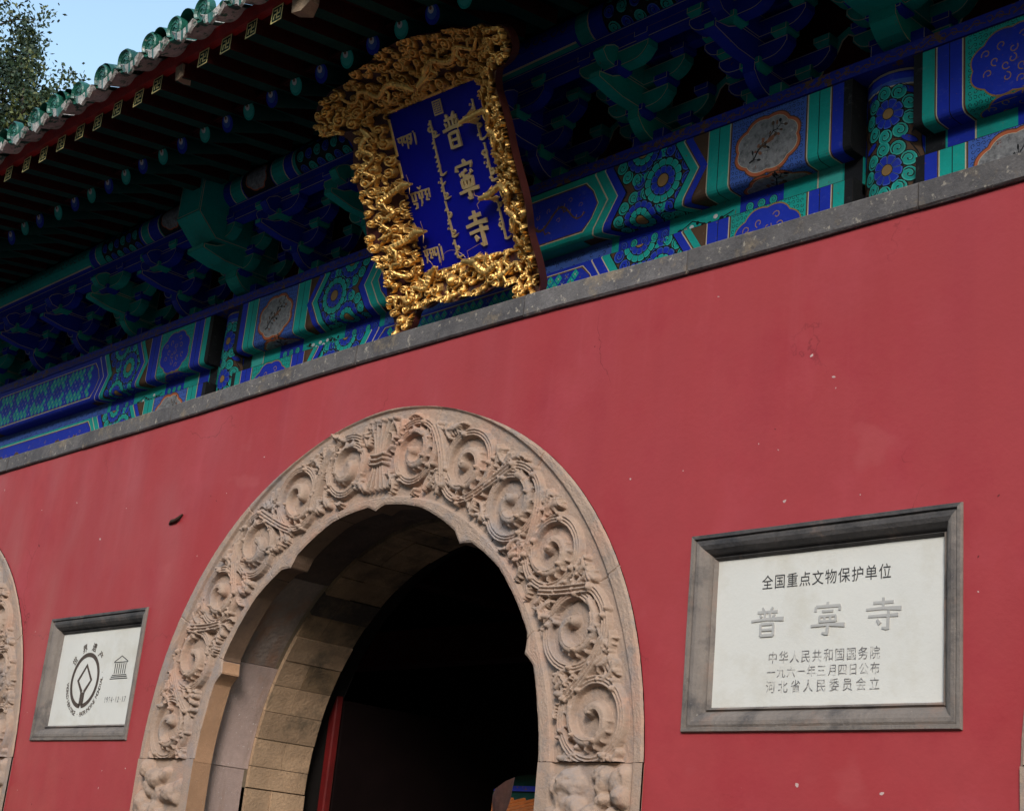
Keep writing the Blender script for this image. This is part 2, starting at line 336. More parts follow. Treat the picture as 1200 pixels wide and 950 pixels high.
# ---- plaster wall with three arched holes
def wall():
    mb = MB(); xs = set([-XE, XE])
    for c in ARCHES:
        for k in range(49):
            th = PI*k/48; xs.add(round(c+rout(th)*math.cos(th), 4))
    for k in range(60): xs.add(round(-XE+2*XE*k/59, 4))
    HOLES = ((2.165, 3.34, 2.452, 3.19), (-3.35, -2.17, 2.44, 3.188))
    for h in HOLES: xs.update(h[:2])
    xs = sorted(xs)
    tab = {}
    def zarch(x):
        for c in ARCHES:
            if abs(x-c) <= 1.9551:
                lo, hi = 0., PI/2
                for _ in range(40):
                    m = (lo+hi)/2
                    if rout(m)*math.cos(m) > abs(x-c): lo = m
                    else: hi = m
                return ZS+rout(lo)*math.sin(lo)
        return 0.
    for a, b in zip(xs[:-1], xs[1:]):
        if b-a < 1e-4: continue
        m = (a+b)/2; inside = any(abs(m-c) < 1.955 for c in ARCHES)
        za, zb = (zarch(a), zarch(b)) if inside else (0, 0)
        N = 6
        hole = [h for h in HOLES if h[0] < m < h[1]]
        spans = [(za, zb, lz(a), lz(b))] if not hole else [(za, zb, hole[0][2], hole[0][2]), (hole[0][3], hole[0][3], lz(a), lz(b))]
        for pa, pb, qa, qb in spans:
            for i in range(N):
                f0, f1 = i/N, (i+1)/N
                mb.add([(a, 0, pa+(qa-pa)*f0), (b, 0, pb+(qb-pb)*f0), (b, 0, pb+(qb-pb)*f1), (a, 0, pa+(qa-pa)*f1)], [(0, 1, 2, 3)], 'red_plaster')
        if inside: mb.add([(a, 0, za), (b, 0, zb), (b, .5, zb), (a, .5, za)], [(0, 3, 2, 1)], 'mortar')
    for c in ARCHES:
        for sgn in (-1, 1):
            x = c+sgn*1.955; mb.add([(x, 0, 0), (x, .5, 0), (x, .5, ZS), (x, 0, ZS)], [(0, 1, 2, 3)], 'mortar')
    # ends, sloping top behind the ledge, back face
    for x in (-XE, XE): mb.add([(x, 0, 0), (x, .85, 0), (x, .85, 4.7), (x, 0, lz(x))], [(0, 1, 2, 3)], 'red_plaster')
    mb.add([(-XE, .0, 4.47), (XE, .0, 4.47), (XE, .50, 4.66), (-XE, .50, 4.66)], [(0, 1, 2, 3)], 'ledge_stone')
    return mb.build('plaster_wall', hall)
wall()

# ---- stone ledge, block by block
joints = [-8.4, -7.1, -5.8, -4.55, -3.4, -2.24, -1.3, -.33, .75, 1.83, 2.03+.0, 3.18, 4.2, 5.4, 6.8, 8.4]
joints = [-8.4, -7.1, -5.8, -4.55, -3.4, -2.24, -.33, 1.0, 2.03, 3.18, 4.2, 5.4, 6.8, 8.4]
for a, b in zip(joints[:-1], joints[1:]):
    mb = MB(); N = 5; y = -.020+random.uniform(-.003, .002); g = .0035; vs = []
    for i in range(N+1):
        x = a+g+(b-a-2*g)*i/N; z = lz(x)+.004
        prof = [(.06, z), (y+.006, z-.002), (y-.002, z+.006), (y, z+.104), (y+.006, z+.111), (.10, z+.175)]
        vs += [(x, p[0]+random.uniform(-.0012, .0012), p[1]+random.uniform(-.0015, .0015)) for p in prof]
    k = 6; fs = [(i*k+j, i*k+(j+1) % k, (i+1)*k+(j+1) % k, (i+1)*k+j) for i in range(N) for j in range(k)]
    fs += [tuple(range(k-1, -1, -1)), tuple(N*k+j for j in range(k))]
    mb.add(vs, fs, 'ledge_stone'); mb.build('ledge_stone', hall)

def scars():
    rr = random.Random(77); mb = MB()
    for _ in range(95):
        x, z = rr.uniform(-4.6, 3.5), rr.uniform(2.0, 4.3)
        if math.hypot(x, z-ZS) < 2.05 or (2.1 < x < 3.4 and 2.4 < z < 3.25) or (-3.4 < x < -2.1 and 2.4 < z < 3.25): continue
        if any(math.hypot(x-c, z-ZS) < 2.05 for c in ARCHES): continue
        r = rr.choice((.0025, .003, .004, .007)); n = 6; a0 = rr.uniform(0, 6); st = rr.uniform(1, 2.6)
        P = [(r*rr.uniform(.6, 1.2)*math.cos(2*PI*k/n), r*rr.uniform(.6, 1.2)*st*math.sin(2*PI*k/n)) for k in range(n)]; c, q = math.cos(a0), math.sin(a0)
        P = [(x+a*c-b*q, z+a*q+b*c) for a, b in P]; m = rr.choice(('chip_pale', 'chip_pale', 'chip_dark'))
        mb.add([(a, -.0008, b) for a, b in P]+[(a, .002, b) for a, b in P], [tuple(range(n))]+[(k, (k+1) % n, n+(k+1) % n, n+k) for k in range(n)], m)
    o = mb.build('plaster_scars', hall); o['kind'] = 'stuff'
mat('chip_pale', (.55, .38, .35), .9, var=.2, bump=0); mat('chip_dark', (.16, .025, .025), .9, var=.2, bump=0)
scars()

# ------------------------------------------------------------------ relief drawing on a grid
class Relief:
    def __init__(s, x0, x1, y0, y1, d):
        s.xs = np.arange(x0, x1+d/2, d); s.ys = np.arange(y0, y1+d/2, d); s.d = d; s.x0, s.y0 = x0, y0
        s.X, s.Y = np.meshgrid(s.xs, s.ys, indexing='ij'); s.H = np.zeros_like(s.X)
    def win(s, x0, x1, y0, y1):
        i0 = max(0, int((x0-s.x0)/s.d)-1); i1 = min(len(s.xs), int((x1-s.x0)/s.d)+2)
        j0 = max(0, int((y0-s.y0)/s.d)-1); j1 = min(len(s.ys), int((y1-s.y0)/s.d)+2)
        return (slice(i0, i1), slice(j0, j1)) if i1 > i0 and j1 > j0 else None
    def stroke(s, pts, ws, h, groove=0., h1=None, base=0., edge=0.):
        n = len(pts); ws = ws if hasattr(ws, '__len__') else [ws]*n; h1 = h if h1 is None else h1
        for k in range(n-1):
            (ax, ay), (bx, by) = pts[k], pts[k+1]; wa, wb = ws[k], ws[k+1]; wm = max(wa, wb)
            W = s.win(min(ax, bx)-wm, max(ax, bx)+wm, min(ay, by)-wm, max(ay, by)+wm)
            if W is None: continue
            X, Y = s.X[W], s.Y[W]; dx, dy = bx-ax, by-ay; L2 = dx*dx+dy*dy+1e-12
            t = np.clip(((X-ax)*dx+(Y-ay)*dy)/L2, 0, 1); px, py = ax+t*dx, ay+t*dy
            D = np.hypot(X-px, Y-py); wd = wa+(wb-wa)*t; u = D/np.maximum(wd, 1e-5)
            hh = h+(h1-h)*(k+t)/max(1, n-1)
            v = np.where(u < 1, np.sqrt(np.clip(1-u**2.6, 0, 1)), 0)
            if groove: v = v*(1-groove*np.exp(-((u-.52)/.13)**2))
            s.H[W] = np.maximum(s.H[W], np.where(u < 1, base+hh*v, 0))
    def blob(s, x, y, r, h, ry=None, rot=0):
        ry = ry or r; m = max(r, ry); W = s.win(x-m, x+m, y-m, y+m)
        if W is None: return
        X, Y = s.X[W]-x, s.Y[W]-y; c, q = math.cos(rot), math.sin(rot)
        u = ((X*c+Y*q)/r)**2+((-X*q+Y*c)/ry)**2
        s.H[W] = np.maximum(s.H[W], np.where(u < 1, h*np.sqrt(np.clip(1-u**1.3, 0, 1)), 0))
    def leaf(s, x, y, a, L, h, curl=1.2, lobes=3, rr=random):
        """acanthus spray: curved rib with short hooked lobes on both sides"""
        pts = []; q = a; px, py = x, y; n = 7
        for i in range(n+1):
            pts.append((px, py)); px += L/n*math.cos(q); py += L/n*math.sin(q); q += curl/n
        s.stroke(pts, [L*.16*(1-.75*(i/n)**1.5) for i in range(n+1)], h, .0, h*.85)
        s.blob(pts[-1][0], pts[-1][1], L*.11, h*1.1)
        for i in range(1, lobes+1):
            b = pts[int(i*n/(lobes+1.))]; dirq = a+curl*(i/(lobes+1.))
            for sg in (-1, 1):
                m = L*(.42-.06*i)*rr.uniform(.8, 1.15); q2 = dirq+sg*.9; c = []
                bx, by = b
                for j in range(5):
                    c.append((bx, by)); bx += m/4*math.cos(q2); by += m/4*math.sin(q2); q2 += sg*.32
                s.stroke(c, [L*.10, L*.105, L*.09, L*.07, L*.035], h*.85, 0, h*.6)

def noise2(shape, cells, rng):
    g = rng.standard_normal((cells[0]+3, cells[1]+3)); xi = np.linspace(0, cells[0], shape[0]); yi = np.linspace(0, cells[1], shape[1])
    x0 = xi.astype(int); y0 = yi.astype(int); fx = (xi-x0)[:, None]; fy = (yi-y0)[None, :]; fx = fx*fx*(3-2*fx); fy = fy*fy*(3-2*fy)
    return (g[np.ix_(x0, y0)]*(1-fx)+g[np.ix_(x0+1, y0)]*fx)*(1-fy)+(g[np.ix_(x0, y0+1)]*(1-fx)+g[np.ix_(x0+1, y0+1)]*fx)*fy

# ---- carved ring: s = arc length measured at radius 1.66 from the crown (left negative), r = radius
RM = 1.66; DG = .0031
SCR = [(9.8, 1.66, .172), (24.6, 1.672, .186), (39.2, 1.650, .188), (52.6, 1.690, .172), (66.2, 1.655, .190), (80.2, 1.690, .188)]
def carve():
    rl = Relief(-RM*PI/2-.03, RM*PI/2+.03, 1.30, 1.99, DG); rr = random.Random(5)
    for sg in (-1, 1):
        prev = None
        for k, (deg, r, R) in enumerate(SCR):
            cx, cy = sg*math.radians(deg)*RM, r; spin = sg*(1 if k % 2 == 0 else -1)
            a0 = PI/2*spin*1.0 + (PI if sg*spin > 0 else PI)        # start of the spiral on the side towards the crown
            a0 = (PI if sg > 0 else 0) + (-.9 if (k % 2 == 0) else .9)*sg
            N = 60; turns = 2*PI*1.92; P = []; Wd = []
            rad_ = lambda f: R*(1-.20*f/.5) if f < .5 else R*(.80-.62*((f-.5)/.5)**.86)
            for i in range(N+1):
                f = i/N; q = a0-spin*turns*f; rad = rad_(f)
                P.append((cx+rad*math.cos(q), cy+rad*math.sin(q))); Wd.append(.030*(1-.18*f))
            def off(Q, o):
                r_ = []
                for i in range(len(Q)):
                    a_, b_ = Q[max(i-1, 0)], Q[min(i+1, len(Q)-1)]; dx, dy = b_[0]-a_[0], b_[1]-a_[1]; l = math.hypot(dx, dy) or 1
                    r_.append((Q[i][0]-dy/l*o, Q[i][1]+dx/l*o))
                return r_
            def cord(Q, w_, h_):
                rl.stroke(Q, [w_]*len(Q), h_*.70)
                for o in (-.62, 0, .62): rl.stroke(off(Q, o*w_), [w_*.27]*len(Q), h_)
            cord(P[:33], .0225, .036); nI = len(P)-32
            rl.stroke(P[32:], [.0195+.0085*(i/nI) for i in range(nI)], .040, .0, .048)
            inner = off(P, -spin*.010)[34:]; rl.stroke(inner, [.0045]*len(inner), .049)
            rl.blob(P[-1][0], P[-1][1], .027, .050); rl.blob(P[-1][0]-.010*spin, P[-1][1]+.010, .010, .056)
            # berries along the vine and flame-shaped lobes hanging off the inner turn
            for i in (4, 13, 22, 29):
                q = a0-spin*turns*i/N; rl.blob(cx+(rad_(i/N)-.004)*math.cos(q), cy+(rad_(i/N)-.004)*math.sin(q), .0165, .055)
                rl.blob(cx+(rad_(i/N)+.020)*math.cos(q+.12), cy+(rad_(i/N)+.020)*math.sin(q+.12), .0125, .050)
            for i in range(31, 50, 2):
                q = a0-spin*turns*i/N; rad = rad_(i/N)+.016; g_ = .034*(1-abs(i-38)/22.)
                c1 = (cx+rad*math.cos(q), cy+rad*math.sin(q)); q2 = q+.9*spin; g_ *= .80; pts_ = [c1]
                for _k in range(4): pts_.append((pts_[-1][0]+g_/4*math.cos(q2), pts_[-1][1]+g_/4*math.sin(q2))); q2 -= .5*spin
                rl.stroke(pts_, [.010, .011, .010, .007, .003], .033)
            for i in (37, 43): 
                q = a0-spin*turns*i/N; rl.blob(cx+rad_(i/N)*math.cos(q), cy+rad_(i/N)*math.sin(q), .013, .066)
            # stem to the next scroll
            if prev:
                (px, py), pq = prev; A = (px+.185*math.cos(pq), py+.185*math.sin(pq)); B = P[0]
                M = ((A[0]+B[0])/2, (A[1]+B[1])/2+(.05 if k % 2 else -.05))
                st = [((1-t)**2*A[0]+2*t*(1-t)*M[0]+t*t*B[0], (1-t)**2*A[1]+2*t*(1-t)*M[1]+t*t*B[1]) for t in np.linspace(0, 1, 12)]
                cord(st, .028, .046)
                rl.blob(B[0], B[1], .019, .062)
            pq = (.9 if (k % 2 == 0) else -.9) if sg > 0 else PI-(.9 if (k % 2 == 0) else -.9)
            prev = ((cx, cy), pq)
            # leaves filling the spandrels, outside and inside the band
            for side in (-1, 1):
                for off in (-.185, -.15, .15, .185):
                    x = cx+off+rr.uniform(-.01, .01); yb = (1.83 if side > 0 else 1.495)+rr.uniform(-.01, .01)
                    rl.leaf(x, yb, (PI/2*-side)+rr.uniform(-1.1, 1.1), rr.uniform(.085, .12), .040, rr.uniform(.8, 1.8)*rr.choice((-1, 1)), 4, rr)
            for m_ in range(9):
                q = rr.uniform(0, 6.28); x, yb = cx+(R+.030)*math.cos(q), cy+(R+.030)*math.sin(q)
                if 1.475 < yb < 1.86: rl.leaf(x, yb, q+rr.choice((-1, 1))*1.2, rr.uniform(.055, .085), .044, rr.choice((-1, 1))*1.3, 3, rr)
    # knot with a fountain of leaves at the crown
    for dx in (-.055, -.03, 0, .03, .055):
        rl.stroke([(dx*1.5, 1.48), (dx*.8, 1.58), (dx*.55, 1.66), (dx*.8, 1.74), (dx*1.6, 1.86)], [.009, .011, .011, .011, .006], .042)
        rl.blob(dx*1.6, 1.855, .016, .05)
    for z in (1.615, 1.64, 1.665): rl.stroke([(-.052, z), (0, z-.008), (.052, z)], .012, .058)
    H = rl.H; R_ = rl.Y
    # keep it inside the band; soften; weather
    H = np.where((R_ > 1.440) & (R_ < 1.900), H, 0)
    for _ in range(1):
        G = H.copy(); G[1:-1, 1:-1] = (H[1:-1, 1:-1]*4+H[:-2, 1:-1]+H[2:, 1:-1]+H[1:-1, :-2]+H[1:-1, 2:])/8; H = G
    for a_ in JA:
        t_ = (math.pi/2-math.radians(a_))*RM; H = H-(np.abs(rl.X-t_-.004*np.sin(R_*30)) < .0026)*.006
    nz = noise2(H.shape, (260, 60), RNG)*.0006+noise2(H.shape, (700, 140), RNG)*.0003
    field = np.clip(np.minimum((R_-1.432)/.010, (1.910-R_)/.010), 0, 1)*.018      # sunk field between the plain rims
    return rl, H, nz-field
JA = [0., 28, 51, 77, 103, 128, 152, 180.]      # voussoir joints in degrees
RL, HH, BASE = carve()
def ring_side(nz=None): pass
def ring_face():
    """voussoirs with their soffits; carvings are children"""
    S = RL.X/RM; R0 = RL.Y; TH = PI/2-S                       # angle from the right spring
    ro = np.vectorize(rout)(TH[:, 0]); ri = np.vectorize(rin)(TH[:, 0])
    nr = R0.shape[1]; fr = np.linspace(0, 1, nr)
    # snap the grid to the true inner and outer edges
    j_in, j_out = 1.430, 1.912
    R = R0.copy()
    lo = R0 < j_in; hi = R0 > j_out; r0, r1 = R0.min(), R0.max()
    R = np.where(lo, ri[:, None]+(j_in-ri[:, None])*((R0-r0)/(j_in-r0)), R); R = np.where(hi, ro[:, None]-(ro[:, None]-j_out)*((r1-R0)/(r1-j_out)), R)
    Y = -(.012+HH*.95+BASE)
    edge = np.minimum((R-ri[:, None]), (ro[:, None]-R)); Y = Y+np.clip(1-edge/.012, 0, 1)*.006
    X = R*np.cos(TH); Z = ZS+R*np.sin(TH)
    V = np.stack([X, Y, Z], -1).reshape(-1, 3)
    ni, nj = X.shape; idx = np.arange(ni*nj).reshape(ni, nj)
    F = np.stack([idx[:-1, :-1], idx[:-1, 1:], idx[1:, 1:], idx[1:, :-1]], -1)
    thc = np.degrees((TH[:-1, :-1]+TH[1:, 1:])/2); hc = np.maximum(np.maximum(HH[:-1, :-1], HH[1:, 1:]), np.maximum(HH[1:, :-1], HH[:-1, 1:]))
    sc = (RL.X[:-1, :-1]+RL.X[1:, 1:])/2; rc = (R0[:-1, :-1]+R0[1:, 1:])/2
    C = [(sg*math.radians(d)*RM, r) for sg in (-1, 1) for d, r, _ in SCR]+[(0, 1.66)]
    D = np.stack([np.hypot(sc-c[0], rc-c[1])*(1.7 if i == len(C)-1 else 1) for i, c in enumerate(C)], -1); near = D.argmin(-1)
    zc = (Z[:-1, :-1]+Z[1:, 1:])/2; carved = hc > .004
    gap = 0.
    stones = []
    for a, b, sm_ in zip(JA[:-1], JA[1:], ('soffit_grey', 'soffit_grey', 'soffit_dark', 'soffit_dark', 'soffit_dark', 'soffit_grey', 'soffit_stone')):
        sel = (thc > a) & (thc <= b) & (zc > ZS+.112)
        Vv, Fv = compact(V, F[sel & ~carved].reshape(-1, 4)); o = obj('arch_stone', mesh_np('arch_stone', Vv, Fv, 'arch_stone'), hall)
        kids = []
        for i in range(len(C)):
            m = sel & carved & (near == i)
            if m.sum() < 1: continue
            Vc, Fc = compact(V, F[m].reshape(-1, 4)); kids.append(obj('scroll_carving', mesh_np('scroll_carving', Vc, Fc, 'arch_stone'), o))
        # soffit of the same stone: foiled slab 0-.11, then plain to .39
        mb = MB(); A = np.radians(np.linspace(max(a, 4.)+.1, min(b, 176.)-.1, int((b-a)*2.4))); vs = []
        jit = random.uniform(-.006, .006)
        for th in A:
            c, s_ = math.cos(th), math.sin(th); r0 = rin(th); rb = 1.425+jit
            for (r, y) in ((r0, -.006), (r0, .105), (r0+.006, .112), (rb, .118), (rb, .3905), (rb+.05, .3908)):
                vs.append((r*c, y, ZS+r*s_))
        n = len(A); fs = [(i*6+j, i*6+j+1, (i+1)*6+j+1, (i+1)*6+j) for i in range(n-1) for j in range(5)]
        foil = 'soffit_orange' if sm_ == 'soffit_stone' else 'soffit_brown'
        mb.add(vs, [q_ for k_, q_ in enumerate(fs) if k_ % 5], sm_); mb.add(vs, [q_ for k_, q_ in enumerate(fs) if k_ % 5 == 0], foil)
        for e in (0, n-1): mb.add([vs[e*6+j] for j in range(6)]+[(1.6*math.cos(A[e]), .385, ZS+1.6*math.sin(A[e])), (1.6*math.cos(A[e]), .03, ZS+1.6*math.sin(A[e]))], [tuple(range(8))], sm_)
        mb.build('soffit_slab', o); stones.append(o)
    return stones
def jamb_stones():
    """side stones under the springing: relief of a rocky beast block above, plain below"""
    out = []
    rng = np.random.default_rng(3)
    for sg in (-1, 1):
        for (z0, z1, rough) in ((1.55, 2.309, 1), (.75, 1.54, 0), (0, .74, 0)):
            d = .007 if rough else .05; us = np.linspace(1.36, 1.955, max(3, int(.595/d))); zs = np.linspace(z0, z1, max(3, int((z1-z0)/d)))
            U, Zz = np.meshgrid(us, zs, indexing='ij'); H = np.zeros_like(U)
            if rough:
                rl = Relief(1.36, 1.96, z0, z1, .007); rr = random.Random(4+sg)
                for _ in range(46): rl.blob(rr.uniform(1.47, 1.86), rr.uniform(1.6, z1-.05), rr.uniform(.03, .085), rr.uniform(.03, .065), rr.uniform(.03, .06), rr.uniform(0, 3))
                hh = rl.H[:H.shape[0], :H.shape[1]]
                ii = np.clip(((U-1.36)/.007).astype(int), 0, rl.H.shape[0]-1); jj = np.clip(((Zz-z0)/.007).astype(int), 0, rl.H.shape[1]-1)
                H = rl.H[ii, jj]; H = np.where((U > 1.455) & (U < 1.89), H+np.where(H > .01, noise2(H.shape, (40, 50), rng)*.0035, 0), 0)
                H -= np.clip(np.minimum((U-1.44)/.012, (1.905-U)/.012), 0, 1)*.010
            V = np.stack([sg*U, -(.012+H), Zz], -1).reshape(-1, 3); ni, nj = U.shape; idx = np.arange(ni*nj).reshape(ni, nj)
            F = np.stack([idx[:-1, :-1], idx[1:, :-1], idx[1:, 1:], idx[:-1, 1:]], -1).reshape(-1, 4)
            if sg < 0: F = F[:, ::-1]
            o = obj('jamb_stone', mesh_np('jamb_stone', V, F, 'arch_stone'), hall); out.append(o)
            mb = MB(); P = [(1.36, -.012), (1.36, .105), (1.425, .112), (1.425, .3905), (1.955, .3905), (1.955, -.002)]
            mb.prism([(sg*x, z) for x, z in P], z0, z1, 'x', 'soffit_stone'); 
            mb2 = MB(); mb2.add([(sg*x, y, z0) for x, y in P]+[(sg*x, y, z1) for x, y in P], [(i, (i+1) % 6, 6+(i+1) % 6, 6+i) for i in range(5)]+[tuple(range(6)), tuple(range(6, 12))], 'soffit_stone')
            mb2.m[0] = 'soffit_orange'; mb2.build('jamb_side', o)
    return out
def brick_vault():
    """brick tier of the passage, two bricks deep in each course, over a mortar shell"""
    mb = MB(); N = 48; r = 1.425; vs = []
    ang = [(1, 0.)]+[(0, PI*k/N) for k in range(N+1)]+[(2, 0.)]
    for kind, th in ang:
        for y in (.37, .80):
            if kind == 1: vs.append((r, y, 0))
            elif kind == 2: vs.append((-r, y, 0))
            else: vs.append((r*math.cos(th), y, ZS+r*math.sin(th)))
    mb.add(vs, [(2*i, 2*i+1, 2*i+3, 2*i+2) for i in range(len(ang)-1)], 'mortar', True)
    # deeper near-black reveal
    vs = [(q[0]*1.035, .80 if i % 2 == 0 else .95, (q[2]-ZS)*1.035+ZS if q[2] > ZS else q[2]) for i, q in enumerate(vs)]
    mb.add(vs, [(2*i, 2*i+1, 2*i+3, 2*i+2) for i in range(len(ang)-1)], 'interior_black', True)
    shell = mb.build('brick_vault', hall)
    rr = random.Random(9); t = 0.; pos = []
    z = .02
    while z < ZS-.05: pos.append(('z', z, min(z+.166, ZS-.003))); z += .17
    th = .004
    while th < PI-.02: pos.append(('a', th, min(th+.1105, PI-.003))); th += .113
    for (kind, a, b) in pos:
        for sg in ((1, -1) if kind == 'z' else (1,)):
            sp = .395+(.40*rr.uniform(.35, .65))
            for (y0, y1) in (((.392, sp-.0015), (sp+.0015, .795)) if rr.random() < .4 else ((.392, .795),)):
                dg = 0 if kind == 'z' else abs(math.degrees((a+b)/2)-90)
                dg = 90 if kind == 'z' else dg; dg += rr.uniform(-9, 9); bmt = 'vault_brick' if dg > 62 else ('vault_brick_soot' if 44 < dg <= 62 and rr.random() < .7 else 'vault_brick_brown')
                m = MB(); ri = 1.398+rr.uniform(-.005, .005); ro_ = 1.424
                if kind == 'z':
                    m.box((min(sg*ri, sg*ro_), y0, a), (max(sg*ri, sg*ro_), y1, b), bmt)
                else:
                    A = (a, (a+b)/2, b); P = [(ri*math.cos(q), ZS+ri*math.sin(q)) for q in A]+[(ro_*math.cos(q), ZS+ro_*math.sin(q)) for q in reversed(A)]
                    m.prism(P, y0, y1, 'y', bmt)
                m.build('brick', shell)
    return shell
centre = ring_face()+jamb_stones()+[brick_vault()]
for c in (-BAY, BAY):
    for o in centre: copy_obj(o, hall, (c, 0, 0))

# ---- door frame, dark interior, rear wall with low arched doorways
mat('door_red', (.11, .006, .006), .5, var=.3, vs=6)
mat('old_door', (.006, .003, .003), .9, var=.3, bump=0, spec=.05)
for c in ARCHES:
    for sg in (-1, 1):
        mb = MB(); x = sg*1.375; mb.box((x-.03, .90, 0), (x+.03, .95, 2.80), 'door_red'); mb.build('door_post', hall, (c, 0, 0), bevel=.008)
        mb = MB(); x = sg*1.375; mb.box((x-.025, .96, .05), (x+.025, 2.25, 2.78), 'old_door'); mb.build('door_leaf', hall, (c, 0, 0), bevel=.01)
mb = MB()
mb.add([(-XE, .95, 0), (XE, .95, 0), (XE, .95, 4.6), (-XE, .95, 4.6)], [], 'interior_black')
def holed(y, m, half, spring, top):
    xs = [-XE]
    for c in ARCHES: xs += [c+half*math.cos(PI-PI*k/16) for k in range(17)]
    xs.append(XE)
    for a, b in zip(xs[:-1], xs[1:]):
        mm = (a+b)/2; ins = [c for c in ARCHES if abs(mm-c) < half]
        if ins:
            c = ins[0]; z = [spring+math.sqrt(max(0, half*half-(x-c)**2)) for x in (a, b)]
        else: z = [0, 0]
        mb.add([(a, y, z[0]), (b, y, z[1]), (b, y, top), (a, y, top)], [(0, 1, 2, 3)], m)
holed(.95, 'interior_black', 1.47, ZS, 4.6); holed(6.6, 'interior_black', .95, 2.02, 4.6)
mb.add([(-XE, .95, 4.6), (XE, .95, 4.6), (XE, 6.6, 4.6), (-XE, 6.6, 4.6)], [(0, 1, 2, 3)], 'interior_black')
for x in (-XE, XE): mb.add([(x, .85, 0), (x, 6.6, 0), (x, 6.6, 4.6), (x, .85, 4.6)], [(0, 1, 2, 3)], 'interior_black')
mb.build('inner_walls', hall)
for x in (-2.66, 2.66):
    mb = MB(); mb.box((x-.1, .96, 3.9), (x+.1, 6.58, 4.25), 'board_red'); mb.build('ceiling_beam', hall)
mb = MB(); mb.box((-8.3, 3.6, 3.55), (8.3, 3.8, 3.85), 'board_red'); mb.build('ceiling_beam', hall)

# ---- rusty hook in the plaster, small scars
mb = MB(); mb.tube([(-2.06, -.004, 3.722), (-2.03, -.012, 3.735), (-1.985, -.013, 3.735), (-1.95, -.012, 3.748), (-1.925, -.006, 3.768)], [.009, .012, .012, .010, .006], 'iron', 6)
mb.build('iron_hook', hall)

